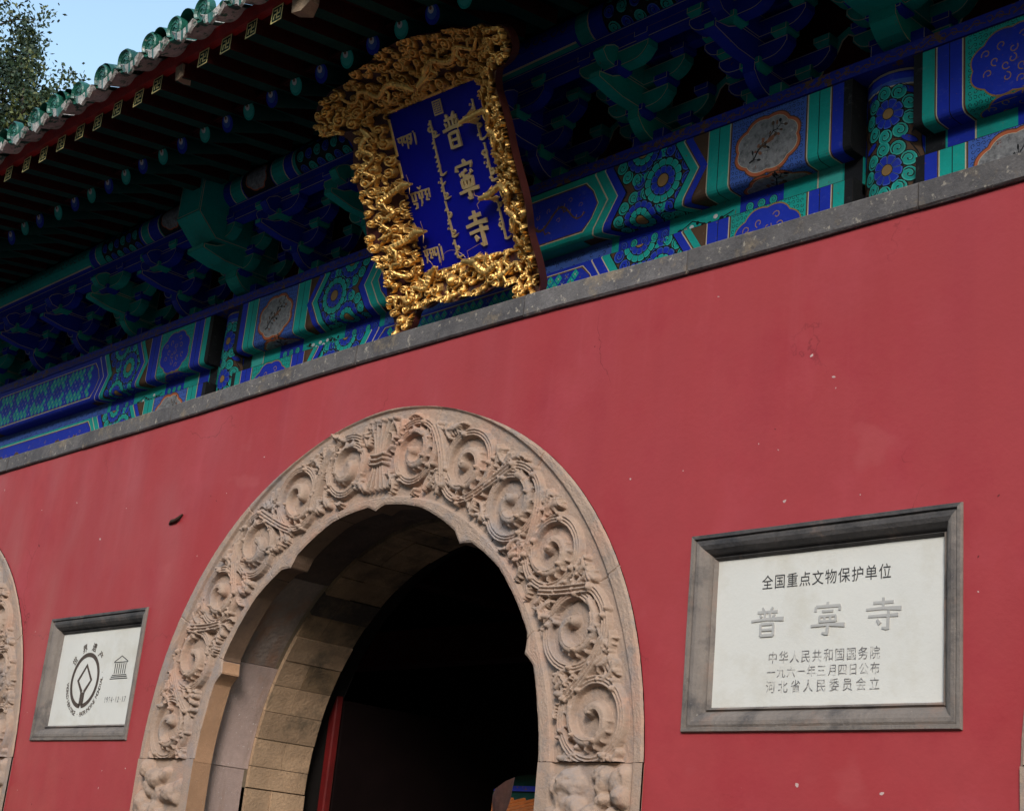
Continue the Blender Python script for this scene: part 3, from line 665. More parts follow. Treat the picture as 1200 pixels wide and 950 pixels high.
# ------------------------------------------------------------------ painted beams
YB = .50
CW = 2.50          # half length of a beam between the columns
def swap(c, sw): return {'teal': 'blue', 'blue': 'teal'}.get(c, c) if sw else c
def decorate(P, T, mid, sw, small=False, left_panel='dragon', k=1.0):
    """one beam: end bands, medallion box, chevrons, rosettes, centre panel; T = painted height, mid = height of the chevron tips"""
    c = lambda n: swap(n, sw)
    P.rect(-CW, CW, -.2, T, 0, 'brown')
    for sg in (-1, 1):
        X = lambda h: sg*h
        def rc(a, b, l, m): P.rect(min(X(a), X(b)), max(X(a), X(b)), -.2, T, l, m)
        rc(2.455, CW, 1, 'dull_black')
        rc(2.395, 2.455, 1, c('blue'))
        for (a, b) in ((2.262, 2.382), (1.665, 1.795)):
            rc(a-.013, b+.013, 1, 'brown'); rc(a-.006, b+.006, 2, 'white_line'); rc(a, b, 3, c('teal')); rc((a+b)/2-.0022, (a+b)/2+.0022, 4, 'black_line')
        # box with medallion(s)
        rc(1.81, 2.247, 1, c('light_blue')if not sw else 'teal')
        n = 0
        for i in range(17):
            for j in range(int(T/.028)+1):
                x = X(1.825+i*.025); t = .005+j*.028; rr_ = random.Random(i*50+j)
                P.cloudlet(x, t, .011, 2, 'black_line', i*77+j)
        for (my, ry) in ((mid, .160), (mid+.275, .120)):
            if my-ry > T: continue
            if not sw:
                P.medallion(X(2.028), my, .205, ry*1.05, 4, 'brown'); P.medallion(X(2.028), my, .199, ry*1.01, 5, 'orange'); P.medallion(X(2.028), my, .184, ry*.91, 6, 'white_line'); P.medallion(X(2.028), my, .180, ry*.89, 7, 'worn_white')
                q = random.Random(int(my*99)+sg); bx = X(2.028)
                stem = [(bx-.10+.022*i, my+ry*.45-.020*i+.012*math.sin(i*1.9)) for i in range(9)]
                for i in range(8): P.line(stem[i:i+2], .010-.0009*i, 8, 'black_line')
                for i in range(1, 9):
                    for sd in (-1, 1):
                        a_ = q.uniform(.6, 1.4)*sd-.6; l_ = q.uniform(.02, .045); ex, ey = stem[i][0]+l_*math.cos(a_), stem[i][1]+l_*math.sin(a_)
                        P.line([stem[i], (ex, ey)], .0035, 9, 'black_line')
                        P.disc(ex, ey, q.uniform(.009, .016), 10, q.choice(['pearl_red', 'brown', 'black_line']), 8, q.uniform(.005, .009), a_)
                P.disc(bx+.02, my-.02, .030, 10, 'pearl_red', 10, .013, -.5); P.disc(bx+.048, my-.036, .011, 11, 'brown', 8); P.line([(bx-.005, my-.012), (bx-.045, my+.006)], .010, 11, 'brown')
            else:
                P.medallion(X(2.028), my, .205, ry*1.05, 4, 'dull_gold'); P.medallion(X(2.028), my, .198, ry*1.0, 5, 'blue')
                for i in range(13):
                    q = i*2.4; rd = .027*math.sqrt(i)
                    P.cloudlet(X(2.028)+rd*math.cos(q)*1.5, my+rd*math.sin(q)*1.25, .022, 6, 'dull_gold', i)
        # rosette ground
        rc(1.03, 1.655, 1, 'brown')
        # rosettes
        R = .195*k
        P.flower(X(1.375), mid, R, c('blue'), c('teal'), 2)
        for (hx, ty, RR) in ((1.40, mid+.37*k, .17), (1.225, mid+.185*k, .175), (1.225, mid-.20*k, .175)):
            P.flower(X(hx), ty, RR, c('teal'), c('blue'), 2.5)
        for (hx, ty) in ((1.54, mid-.13), (1.54, mid+.13), (1.50, mid+.24), (1.10, mid), (1.56, mid+.05), (1.56, mid-.05)): P.curl(X(hx), ty, .026, 1.7, c('blue'), 1.)
        # chevrons, mirrored on the underside
        def chev(h, w, l, m, out):
            # h = tip; the arms fall back towards 'out' as they leave the mid line
            for seg in (-1, 0, 1):
                m0 = mid+seg*.345*k
                a, b = (m0-.1725*k, m0+.1725*k); d = out*.105
                P.poly([(X(h), m0), (X(h+w), m0), (X(h+w)+sg*d, a), (X(h)+sg*d, a)], l, m)
                P.poly([(X(h), m0), (X(h+w), m0), (X(h+w)+sg*d, b), (X(h)+sg*d, b)], l, m)
        # outer pair points towards the bay end; inner pair likewise
        for (h, wd, m) in ((1.548, .010, 'black_line'), (1.556, .050, c('teal')), (1.606, .007, 'white_line'), (1.613, .010, 'brown'), (1.622, .045, c('blue'))):
            chev(h, wd, 18 if m != 'brown' else 17, m, -1.0)
        P.rect(min(X(1.64), X(1.655)), max(X(1.64), X(1.655)), -.2, T, 16, 'brown')
        for (h, wd, m) in ((.90, .010, 'white_line'), (.91, .062, c('teal')), (.972, .007, 'white_line'), (.979, .055, c('blue')), (1.034, .008, 'black_line')):
            chev(h+.09, wd, 18, m, -1.0)
    # centre panel
    P.rect(-.80, .80, -.2, T, 15, c('teal')); 
    def panel(g, l, m):
        h = .93-g; P.poly([(-h+.10, mid-.145+g), (h-.10, mid-.145+g), (h-.04, mid-.08), (h, mid), (h-.04, mid+.08), (h-.10, mid+.145-g), (-h+.10, mid+.145-g), (-h+.04, mid+.08), (-h, mid), (-h+.04, mid-.08)], l, m)
    P.poly([(.7, mid-.19), (.88, mid-.19), (.99, mid), (.88, mid+.19), (.7, mid+.19)], 16, c('teal')); P.poly([(-.7, mid+.19), (-.88, mid+.19), (-.99, mid), (-.88, mid-.19), (-.7, mid-.19)], 16, c('teal'))
    panel(0., 17, 'white_line'); panel(.005, 18, 'brown'); panel(.012, 19, 'blue')
    rr = random.Random(3)
    if left_panel == 'dragon':
        for sg in (-1, 1):
            b = [(sg*(.14+.0165*i), mid+.052*math.sin(i*.36)) for i in range(43)]
            for i in range(42): P.line(b[i:i+2], .026-.00042*i, 20, 'brown')
            for i in range(2, 42, 3): P.line([b[i], (b[i][0]+.006*sg, b[i][1]-.020)], .005, 20, 'dull_gold')
            for i in (7, 14, 23, 31): P.line([b[i], (b[i][0]+.02, b[i][1]+.035), (b[i][0]+.045, b[i][1]+.03)], .009, 20, 'brown'); P.line([(b[i][0]+.045, b[i][1]+.03), (b[i][0]+.06, b[i][1]+.04)], .005, 20, 'dull_gold')
            P.disc(b[0][0]-.012*sg, b[0][1], .026, 20, 'brown', 10, .018); P.line([(b[0][0]-.02*sg, b[0][1]-.01), (b[0][0]+.02*sg, b[0][1]-.045)], .006, 21, 'dull_gold')
            for i in range(0, 43, 5): P.cloudlet(b[i][0], b[i][1]+(.075 if math.sin(i*.36) < 0 else -.075), .016, 20, 'dull_gold', i)
    else:
        for i in range(-13, 14):
            for j in range(-3, 4):
                x, t = i*.062+(.031 if j % 2 else 0), mid+j*.036
                if abs(x) > .80: continue
                k_ = (math.floor((i+j*.5+40)/2.5)+math.floor((i-j*.5+40)/2.5)) % 2; P.poly([(x, t-.032), (x+.028, t), (x, t+.032), (x-.028, t)], 20, 'teal' if k_ else 'blue')
                for q in range(4): P.disc(x+.013*math.cos(q*1.57+.8), t+.013*math.sin(q*1.57+.8), .0065, 21, 'light_teal' if k_ else 'light_blue', 5)
                P.disc(x, t, .0055, 21, 'white_line' if (i+j) % 2 else 'dull_gold', 5)

def beam(name, y0, zt, front, rad, depth, xc, sw, mid, panel, k=1.0):
    fn, br, prof = bent(y0, zt, rad, front, depth)
    mb = MB(); T = front+PI/2*rad+depth
    mb.prism(prof, -CW, CW, 'x', 'dull_black')
    P = Paint(mb, fn, br, 0.003, T, -CW+.001, CW-.001)
    decorate(P, T, mid, sw, panel, panel, k)
    return mb
for xc, sw, pn in ((-5.32, True, 'brocade'), (0, False, 'dragon'), (5.32, True, 'brocade')):
    beam('lintel_beam', YB, 5.443, .325, .032, .08, xc, sw, .185, pn).build('lintel_beam', hall, (xc, 0, 0))
    beam('tie_beam', .525, 4.952, .25, .02, .02, xc, not sw, .165, 'dragon' if pn == 'brocade' else 'brocade', .9).build('tie_beam', hall, (xc, 0, 0))
    # infill board between the two, green with flowers
    mb = MB(); mb.box((-CW, .600, 4.90), (CW, .64, 5.09), 'teal')
    P = Paint(mb, lambda s, t: (Vector((s, .600, 5.085-t)), Vector((0, -1, 0))), (), 0, .18, -CW, CW)
    for sg in (-1, 1):
        P.rect(min(sg*2.26, sg*2.39), max(sg*2.26, sg*2.39), 0, .2, 1, 'blue' if sw else 'light_teal'); P.rect(min(sg*2.40, sg*2.499), max(sg*2.40, sg*2.499), 0, .2, 1, 'dull_black'); P.line([(sg*2.255, 0), (sg*2.255, .2)], .008, 2, 'white_line')
        P.rect(min(sg*1.80, sg*2.06), max(sg*1.80, sg*2.06), 0, .2, 1, 'blue'); 
        for i in range(3): P.curl(sg*(1.86+i*.07), .07, .022, 2, 'teal', i)
        P.rect(min(sg*1.0, sg*1.35), max(sg*1.0, sg*1.35), 0, .2, 1, 'blue')
        for i in range(5): P.curl(sg*(1.04+i*.07), .07, .022, 2, 'teal' if i % 2 else 'blue', i)
        rr = random.Random(sg+5)
        for i in range(9):
            x = sg*(1.42+i*.038); P.disc(x, .075+rr.uniform(-.02, .02), rr.uniform(.010, .019), 2, rr.choice(['black_line', 'worn_white', 'ring_white', 'black_line']), 8, .012)
        P.line([(sg*1.38, .11), (sg*1.5, .05), (sg*1.62, .1), (sg*1.76, .06)], .006, 1, 'black_line')
    P.rect(-.95, .95, 0, .2, 1, 'light_blue')
    for i in range(60): P.cloudlet(-.93+i*.0315, .06+.03*math.sin(i*2.), .013, 2, 'black_line', i)
    mb.build('infill_board', hall, (xc, 0, 0))

# ---- columns between the bays
def column(x):
    mb = MB(); R, yc = .215, .765; z0, z1 = 4.4, 5.443; n = 28
    ring = [(R*math.sin(2*PI*k/n), yc-R*math.cos(2*PI*k/n)) for k in range(n)]
    mb.add([(a, b, z0) for a, b in ring]+[(a, b, z1) for a, b in ring], [(i, (i+1) % n, n+(i+1) % n, n+i) for i in range(n)], 'brown', True)
    def fn(s, t): q = s/R; return Vector((R*math.sin(q), yc-R*math.cos(q), z1-t)), Vector((math.sin(q), -math.cos(q), 0))
    P = Paint(mb, fn, (), 0, 1.0)
    for i in range(-7, 7):
        s0 = i*.05
        P.rect(s0, s0+.05, 0, .012, 1, 'white_line'); P.rect(s0, s0+.05, .012, .05, 1, 'blue'); P.rect(s0, s0+.05, .05, .075, 1, 'light_blue'); P.rect(s0, s0+.05, .075, .083, 1, 'white_line')
    for t, R0 in ((.215, .13), (.495, .13), (.775, .13)):
        P.disc(0, t, R0*1.22, 1, 'black_line', 24)
        for k in range(9):
            q = 2*PI*k/9+.3; P.curl(.108*math.cos(q), t+.112*math.sin(q), .036, 2, 'teal', q+1.6)
        P.petals(0, t, .028, .074, 9, 6, 'blue', .2); P.disc(0, t, .030, 9, 'black_line'); P.disc(0, t, .026, 10, 'dull_gold')
    for sg in (-1, 1):
        for t in (.11, .355, .635, .9):
            P.disc(sg*.185, t, .036, 1, 'black_line', 12, .095); P.disc(sg*.185, t, .031, 2, 'blue', 12, .09); P.disc(sg*.175, t, .008, 3, 'light_blue', 8, .05)
            P.disc(sg*.10, t+0, .042, 3, 'black_line', 12, .018, sg*.4); P.disc(sg*.10, t, .038, 4, 'blue', 12, .0145, sg*.4)
        for t in (.215, .495): P.disc(sg*.19, t, .024, 3, 'dull_gold', 10)
    P.rect(-.30, -.262, .08, 1, 1, 'blue'); P.rect(.262, .30, .08, 1, 1, 'blue')
    mb.build('column', hall, (x, 0, 0))
for x in (-7.98, -2.66, 2.66, 7.98): column(x)

# ---- flat plate above the beams
mb = MB(); mb.box((-8.3, YB-.005, 5.447), (8.3, .98, 5.515), 'plate_blue')
P = Paint(mb, lambda s, t: (Vector((s, YB-.005, 5.515-t)), Vector((0, -1, 0))), (), 0, .068)
for i in range(150):
    x = -8.25+i*.11
    for j in range(2): P.cloudlet(x+j*.05, .034, .021, 0, 'brown', i*3+j)
    P.line([(x, .05), (x+.04, .03), (x+.09, .045)], .006, 0, 'brown')
mb.build('wall_plate', hall)

# ------------------------------------------------------------------ bracket sets
d_ = .0688; YA = .75; ZP = 5.515
def outlined(mb, poly, a, b, axis, col, line=True, lw=.0045):
    """prism whose faces towards the viewer carry a pale line just inside the edge"""
    mb.prism(poly, a, b, axis, col)
    if not line: return
    cx = sum(p[0] for p in poly)/len(poly); cz = sum(p[1] for p in poly)/len(poly)
    ext = max(max(abs(p[0]-cx) for p in poly), max(abs(p[1]-cz) for p in poly))
    def inset(g):
        n = len(poly); out = []
        for i in range(n):
            p0, p1, p2 = poly[i-1], poly[i], poly[(i+1) % n]
            e1 = (p1[0]-p0[0], p1[1]-p0[1]); e2 = (p2[0]-p1[0], p2[1]-p1[1]); l1 = math.hypot(*e1) or 1; l2 = math.hypot(*e2) or 1
            n1 = (-e1[1]/l1, e1[0]/l1); n2 = (-e2[1]/l2, e2[0]/l2); k = 1+n1[0]*n2[0]+n1[1]*n2[1]; k = max(k, .35)
            out.append((p1[0]+(n1[0]+n2[0])/k*g, p1[1]+(n1[1]+n2[1])/k*g))
        return out
    area = sum(poly[i-1][0]*poly[i][1]-poly[i][0]*poly[i-1][1] for i in range(len(poly)))
    sg = 1 if area > 0 else -1
    o1, o2 = inset(sg*.003), inset(sg*(.003+lw))
    n = len(poly)
    for t, e in ((a, -1), (b, 1)):
        t2 = t+e*.0008
        Pf = (lambda p: (t2, p[0], p[1])) if axis == 'x' else (lambda p: (p[0], t2, p[1]))
        mb.add([Pf(p) for p in o1]+[Pf(p) for p in o2], [(i, (i+1) % n, n+(i+1) % n, n+i) for i in range(n)], 'white_line')
def armpoly(L, h, z, both=True, r=.085):
    """side outline of a bracket arm: flat top, ends rounded up from below"""
    q = [(L-r*(1-math.cos(a)) if False else L-r+r*math.sin(a), z+r*.9*(1-math.cos(a))) for a in np.linspace(0, PI/2, 6)]
    q = [(x, min(zz, z+h*.62)) for x, zz in q]
    right = q+[(L, z+h)]
    left = [(-x, zz) for x, zz in reversed(right)] if both else [(-.02, z+h), (-.02, z)]
    return right+left
def bracket_set(x, A, B, big=False):
    """A = colour of the arms, B = of the blocks. Built in modules d_; outwards is -y"""
    d = d_; wq = d*(2 if big else 1); wa = d*(3 if big else 1)
    root_mb = MB(); z = ZP
    # seat block
    def block(mb, cx, cy, w, dp, z0, h, col):
        hb = h*.45; i = .17*w
        vs = []
        for (ww, dd, zz) in ((w-2*i, dp-2*i, z0), (w-i*.5, dp-i*.5, z0+hb*.8), (w, dp, z0+hb), (w, dp, z0+h)):
            vs += [(cx-ww/2, cy-dd/2, zz), (cx+ww/2, cy-dd/2, zz), (cx+ww/2, cy+dd/2, zz), (cx-ww/2, cy+dd/2, zz)]
        mb.add(vs, [(k*4+j, k*4+(j+1) % 4, k*4+4+(j+1) % 4, k*4+4+j) for k in range(3) for j in range(4)]+[(3, 2, 1, 0), (12, 13, 14, 15)], col)
        for s_ in (-1, 1):      # pale arris on the front face
            xx = cx+s_*(w/2-.005); mb.add([(xx-.002, cy-dp/2-.0008, z0+hb), (xx+.002, cy-dp/2-.0008, z0+hb), (xx+.002, cy-dp/2-.0008, z0+h), (xx-.002, cy-dp/2-.0008, z0+h)], [(0, 1, 2, 3)], 'white_line')
        mb.add([(cx-w/2+.003, cy-dp/2-.0008, z0+hb), (cx+w/2-.003, cy-dp/2-.0008, z0+hb), (cx+w/2-.003, cy-dp/2-.0008, z0+hb+.004), (cx-w/2+.003, cy-dp/2-.0008, z0+hb+.004)], [(0, 1, 2, 3)], 'white_line')
    block(root_mb, 0, YA, d*(4.2 if big else 3.2), d*4, z, d*2, B)
    root = root_mb.build('bracket_set', hall, (x, 0, 0))
    def part(nm, f):
        m = MB(); f(m); return m.build(nm, root)
    z1, z2, z3, z4 = z+1.2*d, z+3.2*d, z+5.2*d, z+7.2*d
    def lateral(L, y, zz, col, nm='cross_arm'):
        part(nm, lambda m: outlined(m, armpoly(L, 1.4*d, zz, True, 1.5*d), y-d/2, y+d/2, 'y', col))
        for sx in (-1, 1): part('small_block', lambda m, sx=sx: block(m, sx*(L-.65*d), y, 1.4*d, 1.5*d, zz+1.4*d, d*.85, B))
    # wall plane arms
    lateral(3.1*d, YA-.001, z1, A); lateral(4.6*d, YA-.001, z2, A)
    # stepped arms
    y1, y2 = YA-3*d, YA-6*d
    def curved(L, zz, w, col):   # outward arm, underside rounded up at the tip
        q = armpoly(L, 2*d, zz, False, 2.2*d); poly = [(YA-p[0], p[1]) for p in q]
        return lambda m: outlined(m, poly, -w/2, w/2, 'x', col)
    part('projecting_arm', curved(3.9*d, z1, wq, A))
    part('bearing_block', lambda m: block(m, 0, y1, wq+.8*d, 1.6*d, z1+2*d-.6*d, d*.9, B))
    lateral(3.1*d, y1, z2, A); lateral(4.6*d, y1, z3, A)
    # slanting beak
    tip = YA-8.35*d; zt = ZP+.262
    poly = [(YA, z2), (y1+.2*d, z2), (y2+.3*d, z2+.05*d), (tip+.2*d, zt-.004), (tip, zt), (tip, zt+.034), (y2-.9*d, z2+1.35*d), (y2+.3*d, z2+2*d), (YA, z2+2*d)]
    part('beak', lambda m: (outlined(m, poly, -wa/2, wa/2, 'x', A), m.box((-wa/2+.006, tip-.0015, zt+.005), (wa/2-.006, tip-.0005, zt+.030), 'light_teal')))
    part('bearing_block', lambda m: block(m, 0, y2, wa+.8*d, 1.6*d, z2+2*d-.3*d, d*.9, B))
    lateral(3.6*d, y2, z3+.2*d, A)
    # cloud-headed top piece under the eaves beam
    poly = [(YA, z3), (y2-.5*d, z3+.1*d), (y2-1.6*d, z3+.3*d), (y2-2.2*d, z3+1.0*d), (y2-1.9*d, z3+1.5*d), (y2-1.0*d, z3+2*d), (YA, z3+2*d)]
    if not big: part('cap_arm', lambda m: outlined(m, poly, -d/2, d/2, 'x', A))
    else:
        hb = 2.1*d; yt = .075
        poly = [(YA, z3), (yt+.16, z3-.02), (yt, z3+.13), (yt, z3+.47), (yt+.05, z3+.50), (YA, z3+.50)]
        part('beam_head', lambda m: outlined(m, poly, -hb, hb, 'x', A, True, .006))
        def face(m):
            for (q0, q1) in (((-hb+.006, z3+.14), (hb-.006, z3+.465)),):
                for (a, b, c_, e) in ((q0[0], q1[0], q0[1], q0[1]+.005), (q0[0], q1[0], q1[1]-.005, q1[1]), (q0[0], q0[0]+.005, q0[1], q1[1]), (q1[0]-.005, q1[0], q0[1], q1[1])):
                    m.add([(a, yt-.001, c_), (b, yt-.001, c_), (b, yt-.001, e), (a, yt-.001, e)], [(0, 1, 2, 3)], 'white_line')
        part('painted_edge', face)
    return root
PITCHB = 5.32/7
protos = {}
i0 = 0
for k in range(-10, 12):
    x = -2.66+PITCHB*k if True else 0
    if abs(x) > 8.1: continue
    big = (k % 7 == 0)
    col = 'teal' if (k % 2 == 0) else 'blue'
    if big: col = 'teal'
    elif k % 7 and ((k//7) % 1 == 0):
        j = k % 7; col = ('blue', 'teal')[j % 2] if j else 'teal'
        col = 'blue' if j % 2 == 1 else 'teal'
        if j > 3: col = 'teal' if j % 2 == 1 else 'blue'
    A, B = (col, 'blue' if col == 'teal' else 'teal')
    key = (A, big)
    if key not in protos: protos[key] = bracket_set(x, A, B, big)
    else: copy_obj(protos[key], hall, (x, 0, 0))

# ---- boards between the sets, brown with a green flame-shaped border
def panel_board(x):
    mb = MB(); y = YA+.02; w = PITCHB/2; z0, z1 = ZP, ZP+.56
    mb.box((-w, y, z0), (w, y+.03, z1), 'board_red')
    P = Paint(mb, lambda s, t: (Vector((s, y, z0+t)), Vector((0, -1, 0))), (), 0, .56, -w, w)
    half = [(.235, 0), (.225, .06), (.18, .13), (.155, .19), (.13, .235), (.075, .265), (.05, .305), (.03, .35), (0, .37)]
    for off, l, m in ((.045, 1, 'black_line'), (.040, 2, 'teal'), (.008, 3, 'white_line')):
        for sg in (-1, 1):
            a = half; b = [(p[0]+off, p[1]+off*.8) for p in half]; b[-1] = (0, half[-1][1]+off*1.2)
            for i in range(len(a)-1): P.poly([(sg*a[i][0], a[i][1]), (sg*b[i][0], b[i][1]), (sg*b[i+1][0], b[i+1][1]), (sg*a[i+1][0], a[i+1][1])], l, m)
    P.disc(.02, .10, .016, 2, 'teal', 8); P.disc(.02, .10, .008, 3, 'brown', 6)
    mb.build('bracket_board', hall, (x, 0, 0))
for k in range(-10, 11):
    x = -2.66+PITCHB*(k+.5)
    if abs(x) < 8: panel_board(x)

# ---- long beams over the brackets, eaves purlin with paint
for (nm, y, z0, z1, c) in (('wall_beam', YA, 6.07, 6.60, 'board_red'), ('step_beam', YA-3*d_, 6.02, 6.15, 'blue')):
    mb = MB(); mb.box((-8.3, y-d_/2+.002, z0), (8.3, y+d_/2-.002, z1), c); mb.build(nm, hall)
YP = YA-6*d_
mb = MB(); mb.box((-8.3, YP-d_/2, 5.985), (8.3, YP+d_/2, 6.125), 'blue')
P = Paint(mb, lambda s, t: (Vector((s, YP-d_/2, 6.125-t)), Vector((0, -1, 0))), (), 0, .14)
P.rect(-8.3, 8.3, .012, .017, 0, 'white_line'); P.rect(-8.3, 8.3, .125, .130, 0, 'white_line'); P.rect(-8.3, 8.3, .070, .073, 0, 'dull_gold')
mb.build('eaves_beam', hall)
for xc, sw in ((-5.32, True), (0, False), (5.32, True)):
    mb = MB(); R = .105; n = 20; zc = 6.125+R-.01
    ring = [(YP-R*math.sin(2*PI*k/n), zc+R*math.cos(2*PI*k/n)) for k in range(n)]
    mb.prism(ring, -2.66, 2.66, 'x', 'teal' if sw else 'blue')
    P = Paint(mb, lambda s, t: (Vector((s, YP-R*1.012*math.sin(t/R+.5), zc+R*1.012*math.cos(t/R+.5))), Vector((0, -math.sin(t/R+.5), math.cos(t/R+.5)))), [R*.314*i for i in range(0, 12)], 0, R*2.6, -2.65, 2.65)
    c = lambda n: swap(n, sw)
    T = R*2.6
    for sg in (-1, 1):
        def rc(a, b, l, m): P.rect(min(sg*a, sg*b), max(sg*a, sg*b), 0, T, l, m)
        rc(2.3, 2.42, 2, c('teal')); rc(2.29, 2.30, 2, 'white_line'); rc(2.42, 2.43, 2, 'white_line'); rc(1.95, 2.28, 1, 'dull_black'); P.medallion(sg*2.11, T*.45, .13, .10, 3, 'orange'); P.medallion(sg*2.11, T*.45, .12, .09, 4, 'worn_white')
        rc(1.80, 1.93, 2, c('teal')); rc(1.79, 1.80, 2, 'white_line'); rc(1.93, 1.94, 2, 'white_line'); rc(1.70, 1.785, 2, c('blue'))
        rc(1.1, 1.66, 1, 'dull_black'); rc(1.66, 1.70, 2, c('teal')); rc(1.0, 1.09, 2, c('blue')); rc(.9, .99, 2, c('teal')); rc(.99, 1.0, 2, 'white_line'); rc(1.69, 1.70, 3, 'white_line')
        for i in range(6):
            for j in range(3): P.curl(sg*(1.15+i*.09), .045+j*.09, .036, 2, ('teal', 'blue')[(i+j) % 2], i+j)
    P.rect(-.88, .88, T*.75, T*.79, 2, 'white_line'); P.rect(-.88, .88, T*.79, T, 2, c('teal'))
    for i in range(24): P.cloudlet(-.8+i*.07, T*.4, .03, 2, 'brown', i)
    mb.build('eaves_purlin', hall, (xc, 0, 0))

# ------------------------------------------------------------------ rafters
# measured: rafter ends on the line y=-.75 z=5.765, flying rafter ends y=-1.206 z=5.78, spacing .225
SP = .243
XR0 = 6.078-22.0*SP
def fan(nm): pass
XR0, XF0 = .770, .801
EY, EZ = -.443, 6.085; FY, FZ = -.937, 6.103
slope = (6.40-EZ)/(YP-EY)+.01
def rafter_mesh(col):
    mb = MB(); r = .056; yb = 1.2; L = [(0, yb, EZ+slope*(yb-EY)), (0, EY, EZ)]
    mb.tube(L, r, 'rafter_green', 12); return mb.mesh('rafter')
def end_mesh(col):
    mb = MB(); n = 20; cs, sn = math.cos(math.atan(slope)), math.sin(math.atan(slope))
    nv = Vector((0, -cs, -sn)); uv = Vector((0, -sn, cs)); c0 = Vector((0, EY, EZ))
    li = 'light_blue' if col == 'blue' else 'light_teal'
    rings = [(.0568, 0, col), (.047, .006, li if col == 'teal' else 'blue'), (.039, .011, li), (.029, .018, 'light_blue' if col == 'blue' else 'light_teal'), (.021, .024, 'ring_white'), (.0105, .032, 'pearl_red')]
    for k, (r, up, m) in enumerate(rings):
        mb.add([c0+nv*(.0015+.0012*k)+Vector((1, 0, 0))*(r*math.cos(2*PI*i/n))+uv*(up+r*1.0*math.sin(2*PI*i/n)) for i in range(n)], [tuple(range(n))], m)
    return mb.mesh('rafter_end')
rm = rafter_mesh('blue'); em = {'blue': end_mesh('blue'), 'teal': end_mesh('teal')}
n_lo = int((XR0+8.3)/SP); n_hi = int((8.3-XR0)/SP)
fs = .13; fh = .045
def fly_mesh():
    mb = MB(); y1 = .15; prof = [(FY, FZ-fh), (FY, FZ+fh), (y1, FZ+fh+fs*(y1-FY)), (y1, FZ-fh+fs*(y1-FY))]
    n = 4; vs = [(-fh, *p) for p in prof]+[(fh, *p) for p in prof]
    mb.add(vs, [(3, 7, 4, 0)], 'rafter_green'); mb.add(vs, [(0, 1, 2, 3), (4, 7, 6, 5), (1, 5, 6, 2), (0, 4, 5, 1), (2, 6, 7, 3)], 'board_red'); return mb.mesh('flying_rafter')
def plate_mesh(seed=0):
    """square end plate: gold border and the interlocked fret in gold on dark green"""
    mb = MB(); a = fh+.004
    mb.box((-a, FY-.006, FZ-a), (a, FY-.0005, FZ+a), 'rafter_green')
    y = FY-.0075
    def bar(x0, z0, x1, z1): mb.box((x0*a, y, FZ+z0*a), (x1*a, FY-.005, FZ+z1*a), 'gold_leaf')
    t = .115
    bar(-1, -1, 1, -1+t*1.2); bar(-1, 1-t*1.2, 1, 1); bar(-1, -1+t*1.2, -1+t*1.2, 1-t*1.2); bar(1-t*1.2, -1+t*1.2, 1, 1-t*1.2)
    q = .60; h = t*.72
    bar(-h, -q, h, q); bar(-q, -h, -h, h); bar(h, -h, q, h)
    bar(-q, q-2*h, -h, q); bar(h, -q, q, -q+2*h); bar(-q, -q, -q+2*h, -h); bar(q-2*h, h, q, q)
    return mb.mesh('end_plate')
fm, pm = fly_mesh(), plate_mesh()
wood = MB(); wood.box((-fh-.002, FY+.02, FZ-fh-.001), (fh+.002, FY+.26, FZ+fh+.03), 'bare_wood')
for k in range(int(4*2)): pass
for i in range(-n_hi, n_lo+1):
    x = XR0-SP*i
    j_ = random.Random(i+500); r = obj('rafter', rm, hall, (x+j_.uniform(-.006, .006), j_.uniform(-.012, .010), j_.uniform(-.004, .004))); obj('rafter_end', em['teal' if i % 2 == 0 else 'blue'], r)
    x = XF0-SP*i; fy = obj('flying_rafter', fm, hall, (x+j_.uniform(-.006, .006), j_.uniform(-.010, .006), j_.uniform(-.005, .004))); fy.rotation_euler = (0, 0, j_.uniform(-.012, .012))
# flying rafter indices: the plate at pixel (326,15) is rafter number 4 from the right; (213,83) has lost its plate
    if i in (3, 8):
        mb = MB(); a = fh
        rr = random.Random(i); y = FY-.004
        vs = [(-a, FY-.012, FZ+a), (a*.9, FY-.018, FZ+a*.9), (a, FY-.006, FZ-a*.7), (a*.2, FY-.014, FZ-a*1.25), (-a, FY-.003, FZ-a*.8), (-a, FY+.05, FZ+a), (a*.9, FY+.05, FZ+a*.9), (a, FY+.05, FZ-a*.7), (a*.2, FY+.07, FZ-a*1.25), (-a, FY+.05, FZ-a*.8)]
        if i == 3: vs = [(p[0]*1.9, p[1]-.02, FZ+(p[2]-FZ)*1.6) for p in vs]
        mb.add(vs, [(0, 1, 2, 3, 4)]+[(j, 5+j, 5+(j+1) % 5, (j+1) % 5) for j in range(5)], 'bare_wood'); mb.build('splintered_end', fy)
    else:
        obj('end_plate', pm, fy)
